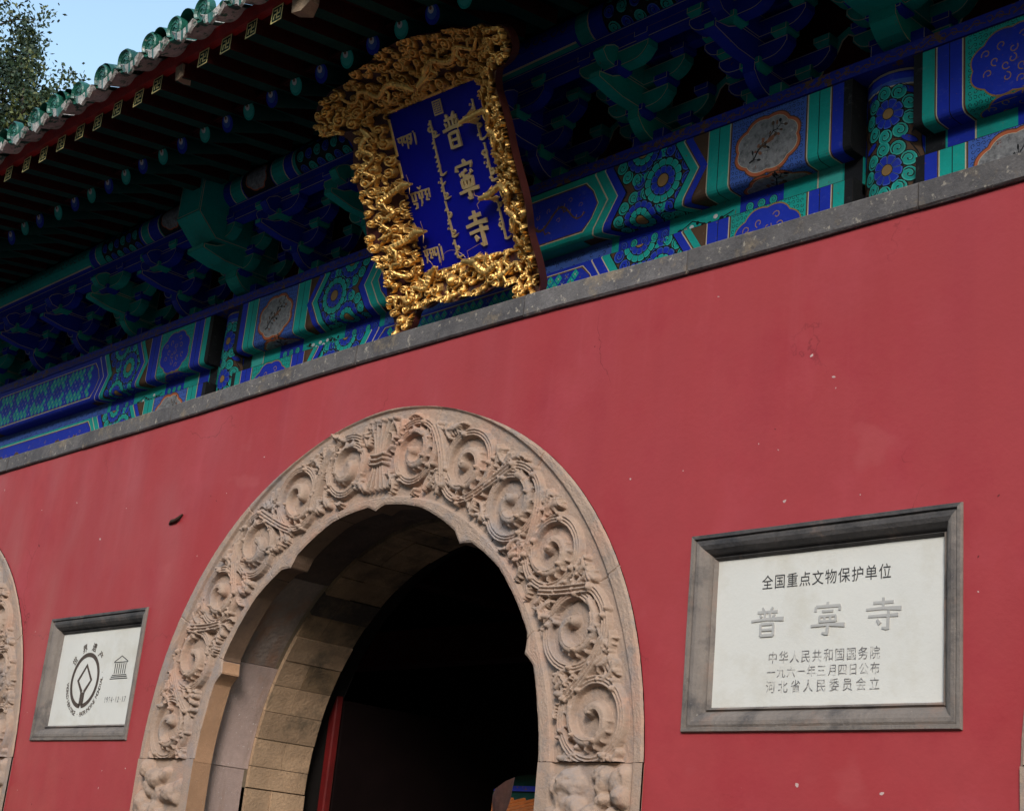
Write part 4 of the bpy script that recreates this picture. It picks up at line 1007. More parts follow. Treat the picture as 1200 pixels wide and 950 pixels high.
# boards over the rafters and fascia boards
mb = MB(); s2 = fs
def slab(mb, y0, z0, y1, z1, t, m): mb.prism([(y0, z0), (y1, z1), (y1, z1+t), (y0, z0+t)], -8.32, 8.32, 'x', m)
slab(mb, EY-.01, EZ+.056, 1.3, EZ+.056+slope*(1.3-EY), .02, 'board_red'); mb.build('roof_boarding', hall)
mb = MB(); slab(mb, FY+.015, FZ+fh+.001, -.30, FZ+fh+.001+fs*(-.30-FY), .018, 'board_red'); mb.build('roof_boarding', hall)
mb = MB(); mb.prism([(FY-.030, FZ+fh+.003), (FY+.03, FZ+fh+.003), (FY+.04, FZ+fh+.095), (FY-.055, FZ+fh+.060)], -8.32, 8.32, 'x', 'red_lacquer'); mb.build('fascia_board', hall)
mb = MB(); mb.prism([(EY+.012, EZ+.060), (EY+.05, EZ+.070), (EY+.05, EZ+.088), (EY+.012, EZ+.088)], -8.32, 8.32, 'x', 'board_red'); mb.build('fascia_board', hall)

# ------------------------------------------------------------------ roof tiles
TS = .291; TY, TZ = -1.095, 6.243; XT0 = 6.078-23.23*TS
rs = .33
def barrel_mesh():
    """round cover tile with its ornamental end disc"""
    mb = MB(); R = .078; n = 12; L = .36
    dirv = Vector((0, math.cos(math.atan(rs)), math.sin(math.atan(rs)))); upv = Vector((0, -dirv.z, dirv.y)); X = Vector((1, 0, 0)); c0 = Vector((0, TY, TZ))
    def half(o, r, up0=0): return [c0+dirv*o+X*(r*math.cos(PI*k/n))+upv*(r*math.sin(PI*k/n)+up0) for k in range(n+1)]
    vs = half(0, R)+half(L, R*.97); vs += [p-upv*.03 for p in (vs[0], vs[n], vs[n+1], vs[2*n+1])]
    mb.add(vs, [(k, k+1, n+2+k, n+1+k) for k in range(n)], 'glaze_green', True)
    mb.add(vs, [(0, n+1, 2*n+4, 2*n+2), (n, 2*n+3, 2*n+5, 2*n+1)], 'tile_body')
    return mb.mesh('barrel_tile')
def cap_mesh():
    mb = MB(); R = .079; n = 22; c0 = Vector((0, TY, TZ)); tilt = .22
    nv = Vector((0, -math.cos(tilt), -math.sin(tilt)*.2-.1)).normalized(); X = Vector((1, 0, 0)); uv = nv.cross(X); uv = uv if uv.z > 0 else -uv
    def ring(r, o): return [c0+nv*o+X*(r*math.cos(2*PI*k/n))+uv*(r*math.sin(2*PI*k/n)) for k in range(n)]
    rr = [ring(R, -.03), ring(R, .012), ring(R*.90, .020), ring(R*.80, .012), ring(R*.74, .006)]
    vs = sum(rr, [])
    mb.add(vs, [(j*n+k, j*n+(k+1) % n, (j+1)*n+(k+1) % n, (j+1)*n+k) for j in range(4) for k in range(n)], 'glaze_green', False)
    mb.add(vs, [tuple(4*n+k for k in range(n))], 'glaze_green')
    # coiled dragon in low relief
    pts = [c0+nv*.006+X*(R*(.15+.042*k)*math.cos(k*.85))+uv*(R*(.15+.042*k)*math.sin(k*.85)) for k in range(13)]
    mb.tube(pts, [.007-.0002*k for k in range(13)], 'glaze_green', 5)
    for k in range(7):
        q = k*.9+.4; p = c0+nv*.007+X*(R*.60*math.cos(q))+uv*(R*.60*math.sin(q)); mb.tube([p, p+X*.012*math.cos(q+1)+uv*.012*math.sin(q+1)], [.006, .002], 'glaze_green', 5)
    return mb.mesh('tile_cap')
def drip_mesh(seed):
    """trough tile with its hanging scalloped lip, glaze flaked off"""
    mb = MB(); rr = random.Random(seed); W_ = TS/2-.035; n = 10; T0 = Vector((0, TY-.02, TZ-.055)); vs = []
    for k in range(n+1):
        u = -1+2*k/n; x = u*W_; sag = -.035*(1-u*u)
        low = -.010-.045*max(0, (1-abs(u)**1.5))+(.008*math.sin(k*2.1))+rr.uniform(-.005, .004)
        vs += [(x, TY-.035, TZ-.050+sag+low), (x, TY-.045, TZ-.050+sag), (x, TY-.015, TZ-.038+sag), (x, TY+.34, TZ-.038+sag+.355*rs), (x, TY+.34, TZ-.058+sag+.355*rs), (x, TY-.010, TZ-.062+sag), (x, TY-.018, TZ-.052+sag+low)]
    q = 7
    for k in range(n):
        for j in range(q):
            a, b, c, d = k*q+j, k*q+(j+1) % q, (k+1)*q+(j+1) % q, (k+1)*q+j
            mb.add([vs[a], vs[b], vs[c], vs[d]], [(0, 3, 2, 1)], 'glaze_green' if (j in (0, 1) and rr.random() < .35) or j == 2 else 'tile_body')
    return mb.mesh('drip_tile')
deck = MB()
deck.prism([(TY+.14, TZ-.085), (4.2, TZ-.085+rs*1.45*(4.2-TY-.14)), (4.2, TZ-.03+rs*1.45*(4.2-TY-.14)), (TY+.14, TZ-.06)], -8.4, 8.4, 'x', 'tile_body')
roof = deck.build('roof', hall)
bm_, cm_ = barrel_mesh(), cap_mesh(); dm = [drip_mesh(s) for s in range(5)]
rr = random.Random(2); upper = MB(); i = int(-(8.3-XT0)/TS)
while XT0-TS*i > -8.3:
    x = XT0-TS*i; dz = rr.uniform(-.006, .006); b = obj('barrel_tile', bm_, roof, (x, rr.uniform(-.01, .008), dz)); b.rotation_euler = (0, rr.uniform(-.03, .03), 0)
    c = obj('tile_cap', cm_, roof, (x, b.location.y, dz)); c.rotation_euler = (0, 0, 0)
    t = obj('drip_tile', dm[rr.randrange(5)], roof, (x-TS/2, rr.uniform(-.008, .008), rr.uniform(-.008, .004)))
    for j in range(1, 9):
        y0, y1 = TY+.34*j, TY+.34*(j+1)+.02; kx = rs+.02*j; R = .078
        z0 = TZ+rs*.34*j+.013*j*j; z1 = TZ+rs*.34*(j+1)+.013*(j+1)**2
        n = 8; vs = [(x+R*math.cos(PI*k/n), y0-R*.35*math.sin(PI*k/n), z0+R*math.sin(PI*k/n)) for k in range(n+1)]+[(x+R*.95*math.cos(PI*k/n), y1-R*.35*math.sin(PI*k/n), z1+R*.95*math.sin(PI*k/n)) for k in range(n+1)]
        upper.add(vs, [(k, k+1, n+2+k, n+1+k) for k in range(n)], 'glaze_green', True)
        upper.add([(x-TS+.05, y0, z0-.02), (x-.05, y0, z0-.02), (x-.05, y1, z1-.03), (x-TS+.05, y1, z1-.03)], [(0, 1, 2, 3)], 'glaze_green')
    i += 1
ut = upper.build('upper_tiles', roof); ut['kind'] = 'stuff'

# ================================================================== LETTERING
FONT = {}
def glyph(ch):
    """outline of a character from the built-in font, as verts/faces in a 1-em box"""
    if ch not in FONT:
        c = bpy.data.curves.new('g', 'FONT'); c.body = ch; c.size = 1; c.resolution_u = 3; c.fill_mode = 'FRONT'
        o = bpy.data.objects.new('g', c); me = bpy.data.meshes.new_from_object(o)
        V = [tuple(v.co) for v in me.vertices]; F = [tuple(p.vertices) for p in me.polygons]
        FONT[ch] = (V, F); bpy.data.objects.remove(o); bpy.data.curves.remove(c)
    return FONT[ch]
def put_glyph(mb, ch, fn, size, m, wx=1., thick=.002, bold=0.):
    V, F = glyph(ch)
    if not V: return
    xs = [v[0] for v in V]; zs = [v[1] for v in V]; cx = (min(xs)+max(xs))/2; cz = (min(zs)+max(zs))/2 if ord(ch) < 256 else .37
    offs = [(0, 0)] if not bold else [(bold*math.cos(q), bold*math.sin(q)) for q in (0, 1.57, 3.14, 4.71)]
    for k, (ox, oz) in enumerate(offs):
        top = [fn((v[0]-cx)*size*wx+ox, (v[1]-cz)*size+oz, thick+.00005*k) for v in V]; mb.add(top, F, m)
        if thick > .003:
            edge = {}
            for f in F:
                for a, b in zip(f, f[1:]+f[:1]):
                    if (b, a) in edge: edge.pop((b, a))
                    else: edge[(a, b)] = 1
            bot = [fn((v[0]-cx)*size*wx+ox, (v[1]-cz)*size+oz, 0) for v in V]; n = len(V)
            mb.add(top+bot, [(a, a+n, b+n, b) for a, b in edge], m)
def brush(mb, strokes, fn, cx, cz, sx, sz, m, thick=.012, wk=1.):
    """strokes: lists of (x,z,w) in a unit square; each becomes a raised tapered ribbon"""
    for li, st in enumerate(strokes):
        pts = []
        for (a, b) in zip(st[:-1], st[1:]):
            for k in range(4): t = k/4; pts.append(tuple(a[i]*(1-t)+b[i]*t for i in range(3)))
        pts.append(st[-1]); n = len(pts); L = []; R = []
        for i, p in enumerate(pts):
            a, b = pts[max(i-1, 0)], pts[min(i+1, n-1)]; dx, dz = (b[0]-a[0])*sx, (b[1]-a[1])*sz; l = math.hypot(dx, dz) or 1; h = p[2]*sx*wk/2
            x, z = cx+(p[0]-.5)*sx, cz+(p[1]-.5)*sz; L.append((x-dz/l*h, z+dx/l*h)); R.append((x+dz/l*h, z-dx/l*h))
        e = .0002*li
        vs = [fn(p[0], p[1], thick+e) for p in L]+[fn(p[0], p[1], thick+e) for p in R]+[fn(p[0], p[1], 0) for p in L]+[fn(p[0], p[1], 0) for p in R]
        fs = []
        for i in range(n-1): fs += [(i, i+1, n+i+1, n+i), (i, 2*n+i, 2*n+i+1, i+1), (n+i, n+i+1, 3*n+i+1, 3*n+i)]
        fs += [(0, n, 3*n, 2*n), (n-1, 3*n-1, 4*n-1, 2*n-1)]
        mb.add(vs, fs, m)
PU = [[(.30, .98, .04), (.36, .88, .09)], [(.70, 1.0, .04), (.62, .87, .09)], [(.20, .83, .05), (.82, .86, .075)], [(.40, .85, .06), (.41, .60, .06)], [(.60, .86, .06), (.59, .60, .06)],
      [(.18, .76, .03), (.28, .66, .09)], [(.82, .78, .04), (.72, .66, .08)], [(.04, .56, .06), (.50, .60, .07), (.98, .60, .09)],
      [(.30, .45, .08), (.30, .05, .08)], [(.30, .44, .06), (.70, .46, .07), (.70, .04, .09)], [(.31, .26, .05), (.68, .27, .06)], [(.31, .07, .06), (.69, .08, .06)]]
NING = [[(.50, 1.0, .05), (.54, .91, .10)], [(.14, .88, .05), (.10, .74, .09)], [(.14, .86, .05), (.88, .88, .07), (.80, .75, .03)], [(.22, .68, .04), (.28, .60, .07)], [(.36, .72, .06), (.40, .58, .07), (.66, .57, .07), (.70, .64, .03)], [(.50, .76, .04), (.53, .68, .07)], [(.74, .71, .04), (.80, .62, .07)],
        [(.24, .50, .07), (.26, .30, .06)], [(.24, .50, .06), (.78, .52, .06), (.74, .31, .07)], [(.42, .50, .05), (.42, .32, .05)], [(.59, .51, .05), (.58, .32, .05)], [(.26, .31, .06), (.74, .32, .06)],
        [(.05, .20, .06), (.50, .23, .06), (.96, .23, .08)], [(.52, .22, .08), (.52, .02, .09), (.38, .05, .03)]]
SI = [[(.24, .84, .05), (.74, .87, .08)], [(.48, 1.0, .06), (.49, .64, .08)], [(.06, .63, .06), (.50, .67, .07), (.96, .67, .09)], [(.14, .44, .06), (.52, .47, .06), (.92, .47, .08)], [(.66, .60, .07), (.67, .06, .09), (.50, .12, .03)], [(.34, .35, .05), (.42, .22, .10)]]
def script_word(rr, h, kind):
    """one vertical word: a stem with teeth, bows, loops and a flourished tail (Manchu / Mongolian hands)"""
    n = max(3, int(h/.026)); seq = []; last = None
    while len(seq) < n:
        t = rr.choice(('tooth', 'tooth', 'belly', 'loop', 'shin', 'gap', 'dot'))
        if t == last and t != 'tooth': continue
        seq.append(t); last = t
    S = [[(.36, 1.02, .05), (.52, .985, .15), (.50, .95, .10)]]; dz = .90/n; z = .96
    for i, t in enumerate(seq):
        x0 = .50+.03*math.sin(i*1.7); zb = z-dz; S.append([(.50, z+.004, .12), (x0, (z+zb)/2, .16 if i % 2 else .11), (.50, zb-.004, .12)])
        if t == 'tooth': S.append([(.5, z-dz*.2, .15), (.24, z-dz*.45, .16), (.10, z-dz*.55, .04)])
        elif t == 'belly': S.append([(.5, z, .09), (.14, z-dz*.12, .14), (-.02, z-dz*.5, .17), (.16, z-dz*.92, .12), (.5, zb, .09)])
        elif t == 'loop': S.append([(.5, z-dz*.1, .09), (.86, z-dz*.18, .14), (.98, z-dz*.5, .15), (.78, z-dz*.85, .12), (.5, zb, .08)])
        elif t == 'shin': S.append([(.5, z-dz*.3, .12), (.86, z-dz*.1, .15), (1.10, z+dz*.25, .04)]); S.append([(.5, z-dz*.6, .10), (.2, z-dz*.8, .13)])
        elif t == 'dot': S.append([(-.05, z-dz*.4, .15), (.06, z-dz*.55, .17)]); S.append([(.5, z-dz*.6, .15), (.26, z-dz*.8, .12)])
        z = zb
    S.append([(.50, z+.01, .13), (.46, .015, .17), (.72, -.01, .15), (1.15, .015, .12), (1.42, .05, .03)])
    return S

# ================================================================== NAME BOARD
x0, bw, z0, bh, th, rl_ = -.185, .752, 5.0486, .908, .4872, -.0453
BO = Vector((x0, .28, z0)); BA = Vector((math.cos(rl_), 0, math.sin(rl_))); BU = Vector((-math.sin(rl_)*math.cos(th), -math.sin(th), math.cos(th)*math.cos(rl_))); BN = BA.cross(BU)
board = empty('name_board', 'blue temple name board in gilded dragon frame, leaning out above the central arch', 'name board', BO)
Ml = Matrix(((BA.x, BU.x, BN.x), (BA.y, BU.y, BN.y), (BA.z, BU.z, BN.z)))
if BN.y > 0: raise SystemExit
board.rotation_euler = Ml.to_euler()
bfn = lambda u, v, n: (u, v, n)        # local: x along, y up, z out of the board
mb = MB(); mb.box((-.02, -.02, -.03), (bw+.02, bh+.02, 0), 'board_blue'); mb.build('blue_panel', board)
# -- gilded frame: cloud carving as relief on four flared sides
FL = .137
OUTP = [(-.38, .885), (-.43, .93), (-.44, 1.0), (-.40, 1.07), (-.31, 1.09), (-.26, 1.13), (-.12, 1.135), (-.05, 1.17), (.10, 1.175), (.2, 1.20), (.376, 1.215),
        (.56, 1.20), (.66, 1.175), (.80, 1.17), (.88, 1.13), (1.0, 1.13), (1.07, 1.09), (1.16, 1.07), (1.20, 1.0), (1.19, .93), (1.13, .885),
        (1.02, .875), (.965, .80), (.99, .72), (1.005, .6), (.99, .48), (1.0, .36), (1.015, .24), (.99, .12), (.955, .06), (.975, -.04), (.985, -.14), (.965, -.25), (.94, -.32),
        (.86, -.32), (.80, -.28), (.79, -.185), (.70, -.20), (.62, -.165), (.5, -.20), (.376, -.185), (.25, -.20), (.13, -.165), (.05, -.20), (-.04, -.185), (-.05, -.28), (-.11, -.32),
        (-.19, -.32), (-.215, -.25), (-.235, -.14), (-.225, -.04), (-.205, .06), (-.24, .12), (-.265, .24), (-.25, .36), (-.24, .48), (-.255, .6), (-.24, .72), (-.215, .80), (-.27, .875)]
def inside_poly(P, X, Y):
    c = np.zeros(X.shape, bool); n = len(P)
    for i in range(n):
        (xa, ya), (xb, yb) = P[i], P[(i+1) % n]
        if ya == yb: continue
        c ^= ((ya > Y) != (yb > Y)) & (X < (xb-xa)*(Y-ya)/(yb-ya)+xa)
    return c
def gilded():
    g = Relief(-.48, 1.24, -.36, 1.24, .0031); rr = random.Random(21)
    ins0 = inside_poly(OUTP, g.X, g.Y)
    def ok(u, v): return inside_poly(OUTP, np.array([u]), np.array([v]))[0] and not (-.0 < u < bw and .0 < v < bh)
    done = []
    for _ in range(5200):
        u, v = rr.uniform(-.46, 1.22), rr.uniform(-.34, 1.22)
        if not ok(u, v): continue
        R = rr.choice((.019, .024, .030, .035))
        if any(math.hypot(u-p[0], v-p[1]) < (R+p[2])*.92 for p in done): continue
        done.append((u, v, R)); spin = rr.choice((-1, 1)); q0 = rr.uniform(0, 6)
        N = 16; P = [(u+R*(1-.85*k/N)*math.cos(q0+spin*k*.62), v+R*(1-.85*k/N)*math.sin(q0+spin*k*.62)) for k in range(N+1)]
        g.stroke(P, [R*.24]*6+[R*.21]*(N-5), .040, 0., .052)
        g.blob(u, v, R*.26, .058)
        L = rr.uniform(.04, .075); q = q0+rr.uniform(-.5, .5); pts = []; px, py = P[0]
        for k in range(6): pts.append((px, py)); px += L/6*math.cos(q); py += L/6*math.sin(q); q += spin*rr.uniform(.1, .4)
        g.stroke(pts, [R*.24, R*.27, R*.25, R*.2, R*.15, .003], .040, 0, .030)
    H = g.H; H = np.where(ins0, H, -1)
    X, Y = g.X, g.Y
    du = np.maximum(np.maximum(-X, X-bw), 0); dv = np.maximum(np.maximum(-Y, Y-bh), 0); out = np.maximum(du/.25, dv/.25)
    base = FL*np.clip(out, 0, 1.25)
    blue = (X > .003) & (X < bw-.003) & (Y > .003) & (Y < bh-.003)
    nz = noise2(H.shape, (240, 220), RNG)*.0009
    # rolled inner moulding
    rim = np.minimum(np.maximum(du, dv), 1); H = np.where((rim < .020) & ~blue & (H >= 0), np.maximum(H, .014*np.sqrt(np.clip(1-((rim-.010)/.011)**2, 0, 1))), H)
    Zz = base-.012+np.maximum(H, 0)+nz
    V = np.stack([X, Y, Zz], -1).reshape(-1, 3); ni, nj = X.shape; idx = np.arange(ni*nj).reshape(ni, nj)
    F = np.stack([idx[:-1, :-1], idx[1:, :-1], idx[1:, 1:], idx[:-1, 1:]], -1)
    Hc = np.minimum(np.minimum(H[:-1, :-1], H[1:, 1:]), np.minimum(H[1:, :-1], H[:-1, 1:])); bl = blue[:-1, :-1] | blue[1:, 1:]
    xc, yc = X[:-1, :-1], Y[:-1, :-1]
    H4 = np.maximum(np.maximum(H[:-1, :-1], H[1:, 1:]), np.maximum(H[1:, :-1], H[:-1, 1:])); keep = (Hc >= 0) & ~bl & (H4 > .002)
    top = yc > bh; bot = (yc < 0) & (xc > -.03) & (xc < bw+.03); left = ~top & ~bot & (xc < bw/2); right = ~top & ~bot & (xc >= bw/2)
    for nm, lab, s_ in (('carved_crest', None, top), ('carved_apron', None, bot), ('carved_side', None, left), ('carved_side', None, right)):
        sel = keep & s_
        Vc, Fc = compact(V, F[sel].reshape(-1, 4)); obj(nm, mesh_np(nm, Vc, Fc, 'gold'), board)
gilded()
# backing board following the scalloped outline
def backing():
    mb = MB(); cx, cy = bw/2, .45; P = [(cx+(p[0]-cx)*1.010, cy+(p[1]-cy)*1.009) for p in OUTP]
    # smooth scallops: subdivide by Chaikin
    for _ in range(2):
        Q = []
        for i in range(len(P)):
            a, b = P[i], P[(i+1) % len(P)]; Q += [(a[0]*.75+b[0]*.25, a[1]*.75+b[1]*.25), (a[0]*.25+b[0]*.75, a[1]*.25+b[1]*.75)]
        P = Q
    def nb(p):
        du = max(-p[0], p[0]-bw, 0)/.25; dv = max(-p[1], p[1]-bh, 0)/.25; return FL*min(1.25, max(du, dv))
    n = len(P); I = [(min(max(p[0], -.01), bw+.01), min(max(p[1], -.01), bh+.01)) for p in P]
    vs = [(p[0], p[1], nb(p)-.004) for p in P]+[(p[0], p[1], nb(p)-.055) for p in P]+[(q[0], q[1], -.006) for q in I]+[(q[0], q[1], -.05) for q in I]
    fs = []
    for i in range(n):
        j = (i+1) % n; fs += [(i, j, n+j, n+i), (2*n+i, 2*n+j, j, i), (n+i, n+j, 3*n+j, 3*n+i)]
    mb.add(vs, fs, 'maroon'); mb.build('backing_board', board)
backing()
# -- dragons
def dragon(path, head_dir, s=1., lift=.045):
    """a scaly body, head with snout, horns, mane and whiskers, clawed legs; path in board (u,v)"""
    def nb(u, v):
        du = max(-u, u-bw, 0)/.25; dv = max(-v, v-bh, 0)/.25; return FL*min(1.25, max(du, dv))
    mb = MB(); pts = []
    n = len(path)
    for i in range(n-1):
        a, b = path[i], path[i+1]
        p0 = path[max(i-1, 0)]; p3 = path[min(i+2, n-1)]
        for k in range(5):
            t = k/5; q = [.5*((2*a[j])+(-p0[j]+b[j])*t+(2*p0[j]-5*a[j]+4*b[j]-p3[j])*t*t+(-p0[j]+3*a[j]-3*b[j]+p3[j])*t**3) for j in (0, 1)]; pts.append(q)
    pts.append(path[-1]); N = len(pts)
    P3 = [(p[0], p[1], nb(p[0], p[1])+lift*(1.0+.12*math.sin(i*.9))) for i, p in enumerate(pts)]
    rad = [s*.9*(.022*(1-.72*(i/N)**1.6)) for i in range(N)]
    PP = []; RR = []
    for i in range(N-1):
        for t in (0, .5): PP.append([P3[i][j]*(1-t)+P3[i+1][j]*t for j in range(3)]); RR.append(rad[i]*(1.12 if t else .92))
    mb.tube(PP, RR, 'gold', 9, True, False)
    for i in range(3, N-4, 2):      # dorsal fins
        a, b = Vector(P3[i]), Vector(P3[i+1]); t = (b-a).normalized(); sd_ = t.cross(Vector((0, 0, 1)))
        mb.add([a+Vector((0, 0, rad[i]*.8)), b+Vector((0, 0, rad[i]*.8)), (a+b)/2+Vector((0, 0, rad[i]*1.5))+sd_*.006*s], [(0, 1, 2)], 'gold')
    h = Vector(P3[0]); q = head_dir; D = Vector((math.cos(q), math.sin(q), .25)).normalized(); S = Vector((-math.sin(q), math.cos(q), 0)); Uz = D.cross(S)
    Uz = Uz if Uz.z > 0 else -Uz
    k = s*.032
    mb.tube([h-D*k*.6, h+D*k*.5, h+D*k*1.3, h+D*k*2.1, h+D*k*2.5], [k*.8, k*.85, k*.55, k*.48, k*.3], 'gold', 9)          # skull and snout
    mb.tube([h+D*k*.5-Uz*k*.5, h+D*k*1.4-Uz*k*.75, h+D*k*2.2-Uz*k*.7], [k*.4, k*.3, k*.18], 'gold', 7)                    # lower jaw
    for sg in (-1, 1):
        mb.tube([h+S*sg*k*.45+Uz*k*.4, h-D*k*.8+S*sg*k*.8+Uz*k*.9, h-D*k*1.9+S*sg*k*.7+Uz*k*1.1, h-D*k*2.6+S*sg*k*1.0+Uz*k*1.0], [k*.18, k*.16, k*.12, k*.05], 'gold', 6)
        mb.tube([h+D*k*.8+S*sg*k*.5+Uz*k*.45, h+D*k*.9+S*sg*k*.55+Uz*k*.6], [k*.24, k*.16], 'gold', 7)
        mb.tube([h+D*k*2.2+S*sg*k*.3, h+D*k*2.9+S*sg*k*.9+Uz*k*.4, h+D*k*2.7+S*sg*k*1.8+Uz*k*.5], [k*.09, k*.07, k*.03], 'gold', 5)
        for j in range(4): mb.tube([h-D*k*.2*j+S*sg*k*.7, h-D*k*(1.0+.3*j)+S*sg*k*(1.6-.2*j)-Uz*k*.2], [k*.26, k*.04], 'gold', 5)
    for fpos, sg in ((.22, 1), (.3, -1), (.62, 1), (.7, -1)):
        i = int(fpos*N); a = Vector(P3[i]); t = (Vector(P3[min(i+1, N-1)])-a).normalized(); sv = t.cross(Vector((0, 0, 1)))*sg
        e = a+sv*.045*s-t*.01*s; f = e+sv*.02*s+t*.03*s
        mb.tube([a, e, f], [rad[i]*.62, .010*s, .008*s], 'gold', 6)
        for c_ in (-.5, 0, .5, 1.): mb.tube([f, f+(t*math.cos(c_)+sv*math.sin(c_))*.022*s], [.006*s, .001], 'gold', 5)
    mb.build('dragon', board)
dragon([(.03, .50), (-.07, .47), (-.13, .42), (-.06, .37), (-.14, .33), (-.10, .27), (-.18, .24)], -.1, .95)
dragon([(.05, .23), (-.04, .20), (-.13, .17), (-.08, .10), (-.15, .06), (-.06, .0), (-.01, .06)], -.15, 1.05)
dragon([(-.10, .82), (-.16, .76), (-.10, .70), (-.17, .64), (-.12, .58), (-.19, .54)], 2.2, .8)
dragon([(.66, .72), (.78, .73), (.87, .70), (.82, .63), (.90, .57), (.84, .50), (.92, .46)], PI+.1, .85)
dragon([(.68, .30), (.79, .33), (.88, .28), (.83, .20), (.91, .14), (.85, .06), (.92, .0)], PI+.05, .9)
dragon([(.47, -.02), (.57, -.09), (.66, -.06), (.70, -.13), (.80, -.08), (.86, -.14)], PI-.25, 1.1)
dragon([(.10, -.02), (.06, -.09), (-.03, -.07), (-.07, -.14), (-.15, -.10), (-.17, -.18)], .5, .9)
dragon([(.30, .99), (.18, 1.04), (.06, 1.0), (-.04, 1.06), (-.14, 1.02), (-.2, 1.07)], -.5, 1.0)
dragon([(.46, 1.0), (.56, 1.06), (.68, 1.02), (.78, 1.07), (.88, 1.03), (.98, 1.07)], -2.6, 1.0)
mb = MB(); mb.tube([(.28, -.085, .05), (.28, -.085, .085), (.28, -.085, .115)], [.030, .038, .010], 'gold', 14); mb.build('flaming_pearl', board)
# -- lettering on the board
for nm, S, c, sz in (('character', PU, (.480, .695), (.165, .20)), ('character', NING, (.500, .425), (.165, .215)), ('character', SI, (.495, .150), (.185, .205))):
    mb = MB(); brush(mb, S, bfn, c[0], c[1], sz[0], sz[1], 'gold_letter', .010, 1.6); mb.build(nm, board)
rr = random.Random(8)
for (u0, v1, v0, wd) in ((.318, .79, .70, .055), (.312, .69, .49, .05), (.30, .475, .36, .05), (.292, .345, .15, .05), (.292, .13, .035, .05)):
    mb = MB(); brush(mb, script_word(rr, v1-v0, 0), bfn, u0, (v0+v1)/2, wd, v1-v0, 'gold_letter', .007, 1.5); mb.build('mongolian_word', board)
for (u0, v1, v0, wd) in ((.675, .815, .60, .055), (.690, .575, .375, .06), (.690, .29, .06, .05)):
    mb = MB(); brush(mb, script_word(rr, v1-v0, 0), bfn, u0, (v0+v1)/2, wd, v1-v0, 'gold_letter', .007, 1.5); mb.build('manchu_word', board)
TB = [[[(-.05, .82, .13), (.95, .86, .10)], [(.25, .84, .10), (.08, .62, .12), (.30, .50, .13), (.48, .58, .08)], [(.78, .84, .13), (.76, .55, .14), (.72, .20, .05)]],
      [[(.0, .84, .13), (.92, .86, .10)], [(.14, .84, .10), (.16, .60, .14), (.42, .46, .12), (.60, .62, .08)], [(.72, .84, .12), (.70, .40, .13), (.40, .14, .14), (.20, .26, .10), (.36, .36, .06)]],
      [[(.0, .82, .13), (.9, .86, .11)], [(.22, 1.12, .04), (.50, 1.0, .13), (.74, 1.14, .05)], [(.30, .82, .12), (.28, .48, .14)], [(.74, .84, .12), (.72, .48, .13), (.28, .50, .12)], [(.52, .48, .10), (.50, .20, .12), (.30, .04, .05)]],
      [[(.0, .84, .13), (.92, .84, .11)], [(.84, .84, .13), (.82, .10, .13), (.74, -.14, .05)], [(.46, .84, .10), (.20, .66, .13), (.14, .44, .12), (.40, .36, .13), (.56, .50, .07)]],
      [[(.0, .84, .13), (.9, .86, .11)], [(.18, .84, .12), (.18, .42, .13), (.66, .42, .12), (.68, .84, .10)], [(.18, .28, .12), (.70, .26, .12), (.62, .02, .13), (.30, .0, .08)]],
      [[(.05, .84, .13), (.9, .84, .11)], [(.50, .84, .12), (.22, .60, .14), (.52, .56, .12), (.24, .30, .14), (.60, .26, .07)], [(.84, .82, .12), (.82, .36, .05)]],
      [[(.30, .98, .13), (.40, .88, .06)], [(.55, .84, .13), (.53, .16, .14), (.46, -.05, .04)]]]
TW = iter(((0, 3, 1, 6), (4, 2, 5), (2, 5, 3, 6)))
for (u0, v0, w_, h_) in ((.025, .70, .165, .075), (.025, .36, .165, .10), (.02, .045, .17, .09)):
    mb = MB()
    W_ = next(TW); nW = len(W_)
    for k, g_ in enumerate(W_): brush(mb, TB[g_], bfn, u0+w_*(k+.5)/nW, v0+h_*.5, w_/nW*1.02, h_, 'gold_letter', .007, 1.5)
    mb.build('tibetan_word', board)
mb = MB(); mb.box((.365, .805, 0), (.435, .885, .006), 'gold_letter'); mb.box((.373, .813, .0062), (.427, .877, .0068), 'board_blue')
for i in range(4):
    for j in range(5): mb.box((.377+i*.0125, .817+j*.0118, .0069), (.386+i*.0125, .8235+j*.0118+.002*(i % 2), .0085), 'gold_letter')
for i in range(3): mb.box((.381+i*.0135, .817, .0069), (.3835+i*.0135, .873, .0080), 'gold_letter')
mb.build('seal', board)
mb = MB(); mb.tube([(.28+.11*math.cos(q), -.02+.10*math.sin(q), .03+.02*math.sin(q)) for q in np.linspace(.4, 2.8, 16)], .0013, 'gold', 5); mb.tube([(.43, -.01, .06), (.42, .05, .05), (.52, .07, .04)], .0013, 'gold', 5); mb.build('wire_whisker', board)

